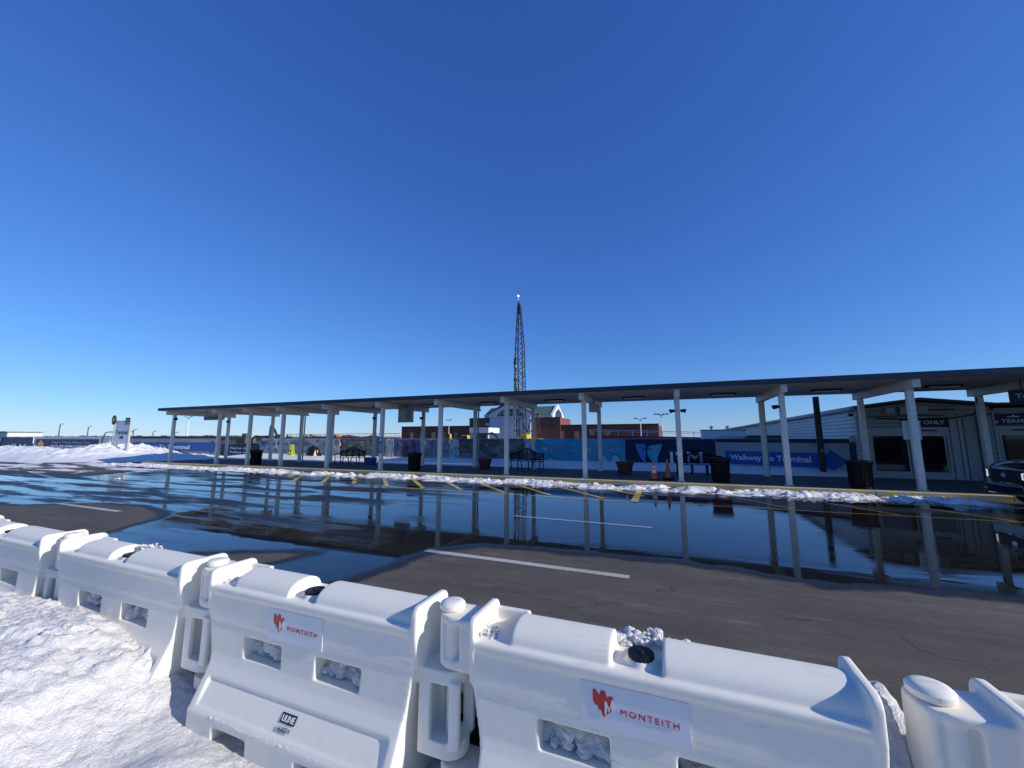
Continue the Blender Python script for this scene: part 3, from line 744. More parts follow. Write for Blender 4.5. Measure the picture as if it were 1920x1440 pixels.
# cable and conduit at the right
m_ = MB(); pts = [(10.38,19.9,3.25),(10.42,19.95,2.9),(10.40,20.2,2.62),(10.0,20.6,2.52),(9.0,20.75,2.50),(7.7,20.75,2.55)]
m_.path(pts, .022); tag(m_.build('cable', M['black_plastic']), 'black cable sagging from the rear canopy post to the wall boxes over the exit doors', 'cable')

# ---------------------------------------------------------------- street furniture
def trash_can():
    r = empty('trash_can'); n = 30
    MB().lathe([(.235,.06),(.245,.10),(.27,.80)], 0,0,24).build('liner', M['black_plastic'], r)
    s_ = MB()
    for i in range(n):
        t_ = 2*math.pi*i/n; c,s2 = math.cos(t_), math.sin(t_)
        pr = [(.255,.04),(.285,.12),(.300,.70),(.335,.84)]
        for (r0,z0),(r1,z1) in zip(pr, pr[1:]):
            s_.bar((r0*c,r0*s2,z0),(r1*c,r1*s2,z1), .034, .010)
    s_.build('slats', M['black_metal'], r)
    MB().lathe([(.255,.0),(.27,.0),(.27,.07),(.255,.07)],0,0,24).build('base_ring', M['black_metal'], r)
    MB().lathe([(.30,.835),(.36,.845),(.36,.87),(.30,.885),(.17,.90),(.16,.88),(.29,.86)],0,0,28,False).build('rim', M['black_metal'], r, smooth=True)
    return r
t0 = trash_can()
for i,(x,y,l) in enumerate([(-23.7,16.75,'black slatted trash can at the left end of the canopy beside the third post'),(-12.0,16.6,'black slatted trash can in front of the purple banner panel'),(1.5,16.6,'black slatted trash can standing before the left end of the walkway arrow'),(5.47,16.25,'black slatted trash can nearest the exit doors')]):
    o = t0 if i == 0 else copy_tree(t0); o.location = (x,y,.15); tag(o, l, 'trash can', 'black slatted trash cans along the kerb')
def bench():
    r = empty('bench'); L_ = .92
    s_ = MB()
    for k in range(7): s_.bar((-L_,-.20+k*.07,.43),(L_,-.20+k*.07,.43), .045, .012)
    s_.build('seat', M['black_metal'], r)
    b_ = MB(); top = []
    for k in range(21):
        u = -1+k*.1; z = .80+.26*math.exp(-(u/.42)**2*1.2)-.0*abs(u); y = .27+.0*u
        top.append((u*L_, y+.03, z))
    b_.path(top, .035, 6); b_.bar((-L_,.24,.50),(L_,.24,.50),.05)
    for k in range(1,12):
        z = .50+k*.042
        if z > .96: break
        w_ = L_ if z < .79 else L_*.42*math.sqrt(max(.02, -math.log(max(.02,(z-.80+.0001)/.2))/1.2))
        b_.bar((-w_,.25+.04*k/12,z),(w_,.25+.04*k/12,z), .012, .026)
    for u in (-.92,-.46,0,.46,.92): b_.bar((u,.24,.43),(u,.29,.82 if abs(u) > .5 else .93 if u else 1.04),.045)
    b_.build('backrest', M['black_metal'], r)
    for u in (-.92,.92):
        a_ = MB().path([(u,.27,.68),(u,0,.66),(u,-.22,.62),(u,-.27,.56),(u,-.25,.45)], .03, 6); a_.build('armrest', M['black_metal'], r)
    for u in (-.90,-.3,.3,.90):
        MB().path([(u,-.20,.43),(u,-.24,.2),(u,-.22,0)], .028, 6).path([(u,.22,.43),(u,.26,.2),(u,.30,0)], .028, 6).bar((u,-.2,.43),(u,.22,.43),.03).build('leg', M['black_metal'], r)
    return r
bn = bench()
for i,(x,y,rz,l) in enumerate([(-18.6,19.1,R(4),'black metal bench with arched back beside the blue box'),(-7.2,19.4,R(-3),'black metal bench with arched back in front of the grey and teal banners'),(.95,19.5,R(3),'black metal bench behind the post and trash can, before the navy banner')]):
    o = bn if i == 0 else copy_tree(bn); o.location = (x,y,.15); o.rotation_euler[2] = rz; tag(o, l, 'bench', 'black benches on the walkway')
def cone(body, old=False):
    r = empty('traffic_cone')
    MB().prism_z([(-.18,-.15),(-.15,-.18),(.15,-.18),(.18,-.15),(.18,.15),(.15,.18),(-.15,.18),(-.18,.15)],0,.035).build('base', M['rubber'] if not old else M['rubber'], r)
    MB().lathe([(.135,.035),(.12,.06),(.033,.70),(.026,.71),(.0,.71)],0,0,24).build('body', body, r, smooth=True)
    if not old:
        MB().lathe([(.0945,.265),(.0755,.40)],0,0,24).build('collar', M['reflect'], r, smooth=True); MB().lathe([(.0685,.45),(.0562,.54)],0,0,24).build('collar', M['reflect'], r, smooth=True)
    return r
c0 = cone(M['orange']); c0.location = (-.80,16.55,.15); tag(c0, 'bright orange traffic cone with two white collars on the kerb', 'traffic cone', 'traffic cones on the walkway')
c1 = copy_tree(c0); c1.location = (-24.9,22.1,.2); tag(c1, 'orange and white traffic cone beside the black plastic sheet by the far fence', 'traffic cone', 'traffic cones on the walkway')
c2 = cone(M['orange_old'], True); c2.location = (-.30,16.75,.15); c2.scale = (1.0,1.0,1.12); c2.rotation_euler = (R(1),R(-1),0); tag(c2, 'faded dull orange cone without collars standing right of the bright one', 'traffic cone', 'traffic cones on the walkway')
MBx = MB().prism_z([(-.2,-.2),(.2,-.2),(.2,.2),(-.2,.2)], .037,.075); 
o = MBx.build('base', M['rubber'], c2)
def planter():
    r = empty('planter')
    MB().lathe([(.24,0),(.27,.05),(.34,.40),(.37,.42),(.385,.50),(.37,.52),(.34,.52),(.33,.46),(.0,.46)],0,0,28,False).build('pot', M['terracotta'], r, smooth=True)
    MB().lathe([(.325,.44),(.2,.475),(0,.48)],0,0,20,False).build('soil', M['soil'], r)
    s_ = MB(); rnd = random.Random(3)
    for k in range(26):
        a_ = rnd.uniform(0,6.28); q = rnd.uniform(.02,.22); s_.tube((q*math.cos(a_)*.7,q*math.sin(a_)*.7,.46),(q*1.5*math.cos(a_),q*1.5*math.sin(a_),.5+rnd.uniform(.02,.14)),.004,.002,4)
    s_.build('dead_stems', M['tan'], r); return r
pl = planter(); pl.location = (-9.25,18.9,.15); tag(pl, 'dark red round planter between the crane side post and the bench', 'planter', 'dark planters on the walkway')
p2 = copy_tree(pl); p2.location = (-2.13,18.6,.15); p2.scale = (1.05,1.05,1.05); tag(p2, 'dark red round planter in front of the cloud on the teal banner', 'planter', 'dark planters on the walkway')
r = tag(empty('storage_box', (-17.2,19.35,.15)), 'blue plastic box with a pale lid standing right of the bench', 'box')
MB().add([(-.27,-.2,0),(.27,-.2,0),(.27,.2,0),(-.27,.2,0),(-.31,-.23,.40),(.31,-.23,.40),(.31,.23,.40),(-.31,.23,.40)],[(3,2,1,0),(4,5,6,7),(0,1,5,4),(1,2,6,5),(2,3,7,6),(3,0,4,7)]).build('tub', M['blue_box'], r, bevel=.02)
MB().box(-.33,.33,-.25,.25,.402,.45).build('lid', M['grey_lite'], r, bevel=.015)
r = tag(empty('caution_sign', (-27.8,22.5,.2), R(8)), 'tall fluorescent yellow folding caution sign standing before the grey banner', 'caution sign')
for s_ in (-1,1):
    MB().add([(-.19,s_*.17,0),(.19,s_*.17,0),(.13,s_*.02,1.05),(-.13,s_*.02,1.05),(-.19,s_*.19,0),(.19,s_*.19,0),(.13,s_*.04,1.05),(-.13,s_*.04,1.05)],[(0,1,2,3),(7,6,5,4),(0,4,5,1),(1,5,6,2),(2,6,7,3),(3,7,4,0)]).build('panel', M['hi_yellow'], r)
plate('symbol', [(-.07,.55),(0,.44),(.07,.55),(0,.66)], -.135, -.120, M['print_black'], r); plate('symbol', [(-.05,.36),(0,.20),(.06,.30),(.01,.40)], -.175, -.16, M['print_black'], r)
# black plastic sheet over something
bm = bmesh.new(); bmesh.ops.create_icosphere(bm, subdivisions=4, radius=1)
for v in bm.verts:
    n_ = fbm(np.array([v.co.x*3+v.co.z*2]), np.array([v.co.y*3+v.co.z*3]), 3, 5)[0]
    rr = 1+.35*(n_-.5); z = max(v.co.z, -.55)
    k = 1+.45*max(0,-z)
    v.co = Vector((v.co.x*.55*rr*k, v.co.y*.45*rr*k, (z+.55)*.66*rr))
me = bpy.data.meshes.new('plastic_sheet'); bm.to_mesh(me); bm.free(); me.materials.append(mat('black_sheet', (.008,.008,.01), .25, bump=.9, bscale=7)); me.polygons.foreach_set('use_smooth', [True]*len(me.polygons))
o = bpy.data.objects.new('plastic_sheet', me); o.location = (-25.6,22.6,.15); col.objects.link(o); tag(o, 'crumpled black plastic sheet draped over a hump before the far fence', 'plastic sheet')

# ---------------------------------------------------------------- banner fence
FY = 24.0
def fy(x): return FY if x < 2.0 else FY-(x-2.0)*.54
fen = tag(empty('site_fence', (0,FY,0)), 'long temporary fence behind the walkway carrying the printed banners', 'fence')
xs = list(np.arange(-90, 2.01, 3.05))+[2.0,4.6,7.1]
for x in xs:
    h = 1.95 if x < -33 else 1.74
    o = MB().tube((x,fy(x)-FY+.09,0),(x,fy(x)-FY+.09,h),.03,.03,8).build('post', M['steel'], fen)
rl = MB()
for a_, b_, h in ((-90,-36.4,1.93),(-33.4,2.0,1.70),(2.0,7.1,1.70)): rl.tube((a_,fy(a_)-FY+.05,h),(b_,fy(b_)-FY+.05,h),.022,.022,8)
rl.build('top_rail', M['steel'], fen)
def cloth(name, x0, x1, z0, z1, m, label, wav=.05, seed=0, sag=.03, parent=None, dy=0.):
    """a printed fabric panel tied to the fence, rippled, with real thickness"""
    n = max(8, int((x1-x0)/.09)); kz = 18; vs = []; fs = []
    X = np.linspace(x0, x1, n+1); Zs = np.linspace(0, 1, kz+1)
    for j, v in enumerate(Zs):
        w_ = (fbm(X*1.6+v*1.2, X*0+v*2.5+seed, 4, seed)-.5)*2*wav*(.3+.9*math.sin(math.pi*min(1,v*.9+.05)))
        fold = wav*.7*np.maximum(0, vnoise(X*2.2+v*1.5, X*0+seed, seed+3)-.72)*3
        top = z1-sag*vnoise(X*1.2, X*0, seed+9)*(1 if v > .5 else 0)
        for i in range(n+1):
            vs.append((X[i], fy(X[i])+dy-.03-abs(wav)+w_[i]-fold[i], z0+(top[i]-z0)*v))
    for j in range(kz):
        for i in range(n): b_ = j*(n+1)+i; fs.append((b_,b_+1,b_+n+2,b_+n+1))
    me = bpy.data.meshes.new(name); me.from_pydata(vs,[],fs); me.update(); me.polygons.foreach_set('use_smooth', [True]*len(fs))
    me.materials.append(m); o = bpy.data.objects.new(name, me); col.objects.link(o)
    md = o.modifiers.new('t','SOLIDIFY'); md.thickness = .004; md.offset = 1
    if parent: o.parent = parent
    if label: tag(o, label, 'banner', 'printed banners on the site fence')
    return o
def photo_mat(name, cols, sx=.5, sz=.8, seed=0, rough=.25, bump=.6):
    """printed photograph seen through wrinkled clear film: soft patches of colour"""
    m = mat(name, cols[0], rough); N, L, b = nd(m)
    tc = N.new('ShaderNodeTexCoord'); mp = N.new('ShaderNodeMapping'); mp.inputs['Scale'].default_value = (sx,1,sz); mp.inputs['Location'].default_value = (seed*3.1,0,seed*1.7); L.new(tc.outputs['Object'], mp.inputs[0])
    c = None
    for i, cc in enumerate(cols[1:]):
        n = noise(N, L, mp.outputs[0], 1.6*(i+1), 5, .6); f = ramp(N, L, n, .46, .60)
        c = mixc(N, L, f, cols[0] if c is None else c, cc)
    L.new(c, b.inputs['Base Color'])
    bp = N.new('ShaderNodeBump'); bp.inputs['Strength'].default_value = bump; bp.inputs['Distance'].default_value = .06
    L.new(noise(N, L, tc.outputs['Object'], 2.5, 4, .6, (1,1,.6)), bp.inputs['Height']); L.new(bp.outputs[0], b.inputs['Normal'])
    return m
def sail_logo(parent, x, z, h, y, m1, m2):
    """two curved sail shapes with a small dark plane between"""
    def sail(x0, s_, w_, bow, tip):
        L_ = []; n = 8
        for k in range(n+1): v = k/n; L_.append((x0+s_*w_*(v**1.6)*tip*0+ x0*0 + s_*(bow*math.sin(v*1.6)), z+h*(1-v)))
        return L_
    a_ = [(x,z+h*.98),(x+.34*h,z+h),(x+.47*h,z+h*.93),(x+.47*h,z+h*.55),(x+.42*h,z+h*.30),(x+.58*h,z),(x+.38*h,z+h*.12),(x+.20*h,z+h*.40),(x+.07*h,z+h*.72)]
    c_ = [(x+.56*h,z+h*.88),(x+1.18*h,z+h),(x+1.10*h,z+h*.72),(x+.98*h,z+h*.45),(x+.90*h,z+h*.02),(x+.72*h,z+h*.18),(x+.54*h,z+h*.48),(x+.52*h,z+h*.62)]
    plate('emblem', a_, y-.004, y, m1, parent); plate('emblem', c_, y-.004, y, m2, parent)
    pl_ = [(x+.28*h,z+.74*h),(x+.46*h,z+.78*h),(x+.52*h,z+.98*h),(x+.60*h,z+.99*h),(x+.58*h,z+.80*h),(x+.80*h,z+.72*h),(x+.78*h,z+.70*h),(x+.56*h,z+.73*h),(x+.48*h,z+.62*h),(x+.46*h,z+.72*h)]
    plate('plane_symbol', pl_, y-.009, y-.005, M['blue_navy'], parent)
V = FY-.14     # print plane in front of rippled cloth
# -- far left
bA = cloth('banner', -90, -75.6, .0, 1.90, M['blue_navy'], 'dark navy banner with letters ILM at the far left edge', .03, 1)
sail_logo(bA, -86.2, .35, 1.5, V, M['blue_lite'], M['blue_lite']); text('ILM', -81.2, V, .30, .95, M['print_white'], bA, bold=.02, width=4.0)
bB = cloth('banner', -75.4, -59.5, .0, 1.92, M['grey_lite'], 'white framed banner reading Learn More About Our Future Improvements', .02, 2)
plate('print_field', [(-74.6,.05),(-59.9,.05),(-59.9,1.60),(-74.6,1.60)], V-.004, V, M['blue_navy'], bB)
text('Learn More About Our', -70.3, V-.006, 1.12, .42, M['blue_lite'], bB, bold=.008, width=8.8, shear=.15)
text('FUTURE IMPROVEMENTS', -70.5, V-.006, .60, .44, M['print_white'], bB, bold=.01, width=9.6, shear=.15)
plate('road_sign_print', [(-74.1,1.02),(-73.2,.52),(-72.3,1.02),(-73.2,1.52)], V-.009, V-.005, M['yellow'], bB)
cl_ = lambda x0,x1,m,lab,sd_,wav=.05: cloth('banner', x0, x1, .12, 1.69, m, lab, wav, sd_)
bC = cloth('banner', -59.2, -54.4, .0, 1.86, M['grey_lite'], 'pale banner with the start of a blue Walkway arrow behind the terminal sign', .02, 3)
plate('arrow', [(-58.3,.25),(-54.6,.25),(-54.6,1.12),(-58.3,1.12)], V-.004, V, M['blue_arrow'], bC); text('Walkway', -58.0, V-.008, .45, .5, M['print_white'], bC, bold=.01, width=3.2)
bD = cloth('banner', -54.2, -38.9, .0, 1.92, M['grey_print'], 'grey banner with a blue Walkway To Terminal arrow left of the canopy', .02, 4)
plate('top_band', [(-54.2,1.70),(-38.9,1.70),(-38.9,1.93),(-54.2,1.93)], V-.004, V, M['blue_navy'], bD)
def arrow(par, x0, x1, zc, hh, m, y):
    plate('arrow', [(x0,zc-hh),(x1-hh*2.0,zc-hh),(x1-hh*2.0,zc-hh*1.6),(x1,zc),(x1-hh*2.0,zc+hh*1.6),(x1-hh*2.0,zc+hh),(x0,zc+hh)], y-.004, y, m, par)
arrow(bD, -52.9, -39.3, .90, .40, M['blue_arrow'], V-.005)
text('Walkway To Terminal', -52.2, V-.012, .70, .55, M['print_white'], bD, bold=.012, width=9.0)
bE = cloth('banner', -38.7, -33.6, .05, 1.22, M['blue_navy'], 'low dark banner with small white lines of print beside the gap in the fence', .03, 5)
text('Find us on', -37.3, V-.0, .78, .26, M['print_white'], bE, width=2.2); text('Follow us', -37.3, V-.0, .42, .26, M['print_white'], bE, width=2.2)
bF = cl_(-33.3,-26.7, M['grey_print'], 'grey wrinkled banner reading We Keep Growing To Keep You Going', 6, .07)
text('We Keep Growing', -32.4, V-.07, 1.14, .46, M['blue_arrow'], bF, bold=.008, width=5.0); text('To Keep You Going', -32.4, V-.07, .58, .46, M['blue_arrow'], bF, bold=.008, width=5.2)
sail_logo(bF, -33.25, .95, .55, V-.05, M['blue_arrow'], M['blue_arrow'])
bG = cl_(-26.6,-24.3, photo_mat('film_grey', [(.30,.33,.37),(.50,.53,.56),(.20,.24,.30)], .6,.3,1), 'grey wrinkled plastic film on the fence right of the black sheet', 7, .09)
text('f  in', -25.9, V-.09, 1.08, .36, M['blue_arrow'], bG, bold=.01)
bH = cl_(-24.2,-19.95, photo_mat('print_road', [(.10,.11,.12),(.035,.04,.045),(.24,.26,.28),(.06,.07,.06)], .25,1.6,2), 'dark photo banner of a building front behind the left bench', 8)
bI = cl_(-19.9,-19.15, photo_mat('film_pale', [(.42,.46,.48),(.62,.66,.68),(.20,.32,.38)], 1,.4,3), 'pale plastic film strip left of the purple banner', 9, .10)
bJ = cl_(-19.1,-16.85, photo_mat('print_purple', [(.10,.09,.24),(.22,.23,.33),(.05,.05,.12)], 1.2,.35,4), 'purple striped photo banner with a standing figure print', 10, .06)
plate('figure_print', [(-18.25,.35),(-18.0,.35),(-18.02,.95),(-17.85,.75),(-17.9,1.05),(-18.05,1.20),(-18.1,1.35),(-18.2,1.35),(-18.22,1.2),(-18.35,1.0)], V-.06, V-.05, M['print_black'], bJ)
bK = cl_(-16.8,-14.45, photo_mat('print_multi', [(.20,.20,.20),(.32,.28,.20),(.10,.16,.24),(.36,.36,.36)], 1.1,.9,5), 'multicoloured photo banner right of the second trash can', 11, .07)
bL = cl_(-14.4,-13.75, photo_mat('film_pale_two', [(.42,.48,.52),(.64,.68,.70),(.10,.30,.42)], 1,.4,6), 'pale shiny film strip between the multicoloured and dark photo banners', 12, .09)
bM = cl_(-13.7,-8.9, photo_mat('print_dark', [(.055,.06,.065),(.02,.022,.025),(.16,.17,.17)], .4,1.0,7), 'long dark grey photo banner behind the left planter', 13, .07)
bN = cl_(-8.85,-8.2, photo_mat('film_pale_three', [(.40,.46,.52),(.60,.65,.68),(.06,.24,.36)], 1,.4,8), 'pale film strip behind the second bench', 14, .09)
bO = cl_(-8.15,-2.68, M['blue_mid'], 'glossy teal blue banner with printed clouds and small white airport lettering', 15, .07)
for cx, w_, hh in ((-7.55,.75,.42),(-3.5,.9,.62)):
    pts = [(cx-w_,.14)]+[(cx-w_+2*w_*k/14, .14+hh*abs(math.sin(k*.55+cx))*math.sin(math.pi*k/14)**.5+.06) for k in range(1,14)]+[(cx+w_,.14)]
    plate('cloud_print', pts, V-.07, V-.055, M['grey_lite'], bO)
sail_logo(bO, -7.65, .92, .30, V-.06, M['grey_lite'], M['grey_lite']); text('ILM', -7.2, V-.06, .98, .20, M['grey_lite'], bO, bold=.004); text('airport improvements in progress', -6.65, V-.06, 1.0, .085, M['grey_lite'], bO, width=1.5)
sail_logo(bO, -4.95, .90, .30, V-.06, M['grey_lite'], M['grey_lite']); text('K - 12', -4.5, V-.06, .98, .18, M['grey_lite'], bO, bold=.003); text('2022', -3.7, V-.06, 1.0, .16, M['grey_lite'], bO, bold=.003)
bP = cl_(-2.64,2.0, M['blue_navy'], 'deep navy banner with two blue sail shapes and large white letters ILM', 16, .04)
sail_logo(bP, -2.12, .20, 1.24, V-.03, mat('sail_blue', (.03,.22,.60), .35, var=.3, vscale=3), mat('sail_teal', (.05,.42,.62), .35, var=.3, vscale=3))
text('ILM', -.35, V-.03, .36, .92, M['print_white'], bP, bold=.012, width=1.62)
# last panel runs obliquely to the building corner
bQ = tag(empty('banner', (2.05,fy(2.05)-.06,0), math.atan(-.54)), 'pale banner with blue Walkway To Terminal arrow pointing at the exit doors', 'banner', 'printed banners on the site fence')
LQ = 5.80
MB().box(0,LQ,0,.02,.10,1.70).build('print_field', M['grey_print'], bQ)
MB().box(0,LQ,-.012,-.001,1.53,1.71).box(LQ-.28,LQ,-.012,-.001,.10,1.53).build('top_band', M['blue_navy'], bQ)
arrow(bQ, .42, 5.45, .76, .33, M['blue_arrow'], -.002)
text('Walkway To Terminal', .68, -.010, .66, .37, M['print_white'], bQ, bold=.006, width=3.45)
# dark wooden pole
r = tag(empty('utility_pole', (5.9,21.3,.1)), 'dark round wooden pole standing in snow before the walkway arrow banner', 'pole')
MB().lathe([(.125,0),(.115,3.47),(0,3.47)],0,0,16).build('shaft', M['wood_pole'], r, smooth=True)
MB().box(-.06,.06,-.135,-.120,1.05,1.17).build('tag_plate', M['tan'], r); 
# terminal totem sign on the left
r = tag(empty('terminal_sign', (-43.9,19,0)), 'white upright sign reading Terminal with a right arrow standing in the snow bank', 'sign')
MB().box(-1.05,1.05,-.06,.06,1.25,3.25).build('panel', M['white_wall'], r, bevel=.02)
for s_ in (-1,1): MB().box(s_*.80-.14,s_*.80+.14,-.05,.05,0,1.248).build('leg', M['white_wall'], r, bevel=.02)
for s_ in (-1,1): MB().box(s_*1.07-.03,s_*1.07+.03,-.07,.07,0,3.3).build('frame', M['frame_grey'], r)
text('Terminal', -.9, -.064, 2.08, .50, M['print_black'], r, bold=.012, width=1.8)
plate('arrow', [(-.25,1.72),(.08,1.72),(.08,1.60),(.36,1.80),(.08,2.00),(.08,1.90),(-.25,1.90)], -.07, -.062, M['print_black'], r)
MB().box(.35,1.06,-.075,-.062,2.90,3.48).build('header', M['fascia'], r); text('Shuttle', .42, -.08, 3.22, .17, M['print_white'], r, width=.55); text('Terminal', .42, -.08, 2.98, .17, M['print_white'], r, width=.55)
r2 = tag(empty('round_sign', (-45.0,18.8,0)), 'round dark sign with a yellow mark on a thin post left of the terminal sign', 'sign')
MB().tube((0,.04,0),(0,.04,3.2),.03).build('post', M['steel'], r2)
plate('disc', [(.36*math.cos(k*.2618), 3.30+.42*math.sin(k*.2618)) for k in range(24)], -.02, .0, M['print_black'], r2)
plate('symbol', [(-.2,3.15),(-.05,3.15),(.22,3.45),(.12,3.52),(-.02,3.38),(-.2,3.42)], -.03, -.021, M['yellow'], r2)
r3 = tag(empty('pipe_gate', (-50.2,21,0)), 'grey tubular gate frame with rounded corner behind the snow left of the terminal sign', 'gate')
MB().path([(-1.6,0,0),(-1.6,0,1.7),(-1.55,0,2.0),(-1.3,0,2.25),(-.9,0,2.33),(3.3,0,2.33)], .045).build('frame', M['dark_steel'], r3)

# ---------------------------------------------------------------- building at the right
BW = 20.9
bd = tag(empty('terminal_annex', (7.1,BW,0)), 'low grey sided building with exit doors at the right', 'building')
def pb(o): o.location = Vector(o.location)-Vector((7.1,BW,0)); return o
def pbox(name, m, *bs, bevel=0):
    if name != 'door_frame' and name != 'glass_door':
        for q in bs[1:]: pb(MB().box(*q).build(name, m, bd, bevel=bevel))
        bs = bs[:1]
    b_ = MB()
    for q in bs: b_.box(*q)
    return pb(b_.build(name, m, bd, bevel=bevel))
# walls
fr = MB()
fr.add([(7.1,BW,.15),(7.42,BW,.15),(7.42,BW,2.20),(9.98,BW,2.20),(9.98,BW,.15),(11.22,BW,.15),(11.22,BW,2.95),(9.15,BW,3.20),(7.1,BW,2.95)], [(0,1,2,3,4,5,6,7,8)])
fr.add([(11.22,BW,.15),(11.26,BW,.15),(11.26,BW,2.22),(13.2,BW,2.22),(13.2,BW,.15),(26,BW,.15),(26,BW,2.85),(11.22,BW,2.85)], [(0,1,2,3,4,5,6,7)])
pb(fr.build('front_wall', M['siding'], bd))
sw = MB().box(7.1,7.25,BW+.01,118,.0,2.98); pb(sw.build('side_wall', M['siding_white'], bd))
pbox('gutter', M['box_grey'], (6.86,6.925,BW-.25,60,2.90,2.985))
pbox('rear_wall', M['siding_white'], (7.25,26,60,60.2,0,2.9))
# roof
rf = MB().prism_y([(6.98,2.99),(9.15,3.25),(11.3,2.99),(26,2.90),(26,2.98),(11.3,3.08),(9.15,3.36),(6.98,3.08)], BW-.25, 118)
pb(rf.build('roof', mat('roof_trim', (.10,.11,.12), .6, var=.2), bd))
pbox('eaves_trim', M['frame_grey'], (6.93,7.0,BW-.25,118,2.93,3.05))
pbox('fascia_band', M['box_grey'], (7.1,11.2,BW-.04,BW-.003,2.50,2.55), (11.3,26,BW-.06,BW-.003,2.78,2.88))
# corner trims and pilasters
pbox('corner_trim', M['frame_grey'], (7.07,7.38,BW-.03,BW-.002,.15,2.9), (10.00,10.22,BW-.03,BW-.002,.15,2.52), (10.24,10.34,BW-.07,BW-.002,.15,2.52))
pbox('pilaster', M['box_grey'], (10.40,10.74,BW-.05,BW-.002,.15,2.50)); pbox('pilaster', M['siding'], (10.78,11.18,BW-.12,BW-.002,.15,2.62)); pbox('downpipe', M['frame_grey'], (11.20,11.25,BW-.13,BW-.06,.15,2.75))
# exit door set
def door_set(x0, x1, z1, zt, split, label):
    fr_ = pbox('door_frame', M['frame_grey'], (x0,x0+.08,BW-.02,BW+.10,.15,z1),(x1-.08,x1,BW-.02,BW+.10,.15,z1),(x0+.08,x1-.08,BW-.02,BW+.10,z1-.28,z1),(x0+.08,x1-.08,BW-.02,BW+.10,.15,.36))
    for a_, b_ in split:
        d = pbox('glass_door', M['frame_grey'], (a_,a_+.055,BW+.02,BW+.07,.36,z1-.28),(b_-.055,b_,BW+.02,BW+.07,.36,z1-.28),(a_+.055,b_-.055,BW+.02,BW+.07,.36,.42),(a_+.055,b_-.055,BW+.02,BW+.07,z1-.34,z1-.28))
        g_ = MB().box(a_+.055,b_-.055,BW+.035,BW+.05,.42,z1-.34).build('pane', M['glass'], d); 
    return fr_
door_set(7.44,9.96,2.18,0,[(7.54,8.72),(8.76,9.86)],'')
door_set(11.28,13.18,2.20,0,[(11.40,12.25),(12.29,13.06)],'')
pbox('door_sensor', M['black_plastic'], (9.15,9.60,BW-.05,BW-.021,2.02,2.07), (11.75,12.2,BW-.05,BW-.021,2.03,2.08))
s1 = pbox('sign_board', M['blue_navy'], (8.55,10.00,BW-.035,BW-.006,2.20,2.53)); 
def pbt(s, x, z, size, width, par): 
    t_ = text(s, x, BW-.04, z, size, M['banner_white'], par, bold=.004, width=width); return t_
pbt('EXIT ONLY', 8.68, 2.30, .20, 1.18, s1)
s2 = pbox('sign_board', M['blue_navy'], (11.0,12.75,BW-.035,BW-.006,2.24,2.66)); pbt('To TERMINAL', 11.12, 2.32, .19, 1.5, s2)
plate('crown_emblem', [(11.62,2.53),(12.02,2.53),(11.93,2.58),(11.86,2.57),(11.82,2.64),(11.78,2.57),(11.71,2.58)], BW-.045, BW-.037, M['banner_white'], s2)
t3 = pbt('ONLY 4 HR', 8.95, 1.83, .10, .75, s1)
r = tag(empty('interior_room', (8,22.5,0)), 'dark lobby floor behind the glass doors', 'room', None, None); kill(r)
pbox('interior', mat('dark_interior', (.02,.022,.025), .7), (7.3,26,27,27.1,0,2.9), (7.3,26,21.1,27,2.86,2.9), (7.3,7.34,21.1,27,0,2.9))
# utility boxes and pipes on the wall
for i,(x0,x1,z0,z1) in enumerate([(8.02,8.36,2.72,3.0),(8.50,8.86,2.70,3.02),(8.95,9.38,2.70,3.04)]):
    r = tag(empty('electrical_box', ((x0+x1)/2,BW-.01,(z0+z1)/2)), ['leftmost grey electrical box above the exit doors','middle grey electrical box above the exit doors','rightmost grey electrical box above the exit doors'][i], 'electrical box', 'grey boxes under the gable')
    w_, h_ = (x1-x0)/2, (z1-z0)/2
    MB().box(-w_,w_,-.17,0,-h_,h_).build('case', M['box_grey'], r, bevel=.015); MB().box(-w_+.03,w_-.03,-.182,-.171,-h_+.03,h_-.03).build('cover', M['frame_grey'], r)
tag(MB().path([(9.38,20.8,2.86),(10.1,20.8,2.87),(10.15,20.8,2.87)], .025).path([(7.45,20.82,2.62),(9.2,20.82,2.64),(9.9,20.82,2.62)], .018).build('conduit', M['dark_steel']), 'thin conduit running along the gable wall from the grey boxes', 'conduit')
r = tag(empty('wall_camera', (6.98,20.85,2.72)), 'small security camera on the left corner of the grey building', 'security camera')
MB().box(-.12,.02,-.06,.06,-.06,.06).build('housing', M['black_plastic'], r, bevel=.01); MB().box(.02,.12,-.03,.03,-.12,.12).build('bracket', M['white_wall'], r)
r = tag(empty('meter_box', (7.0,20.95,.15)), 'grey meter box on a thin pipe at the left corner of the building', 'meter box')
MB().box(-.16,.0,-.12,.1,1.42,1.72).build('case', M['box_grey'], r, bevel=.02); MB().tube((-.07,0,0),(-.07,0,1.42),.022).build('pipe', M['dark_steel'], r)
# unseen tall block added past the right edge to shade the snow strip
PK = tag(empty('added_shade_block', (30,18.8,0)), 'tall unseen block added beyond the right end of the canopy to cast shade', 'building')
MB().box(.2,30,.2,23.2,0,21.2).build('wall', M['platform'], PK)
MB().box(-.1,30.3,-.1,23.5,21.203,21.8).build('roof', M['box_grey'], PK)
for k in range(6):
    MB().box(.12,.19,1,22.4,1.3+3.4*k,3.0+3.4*k).build('window_band', M['glass'], PK)
    MB().box(1,29,.12,.19,1.3+3.4*k,3.0+3.4*k).build('window_band', M['glass'], PK)
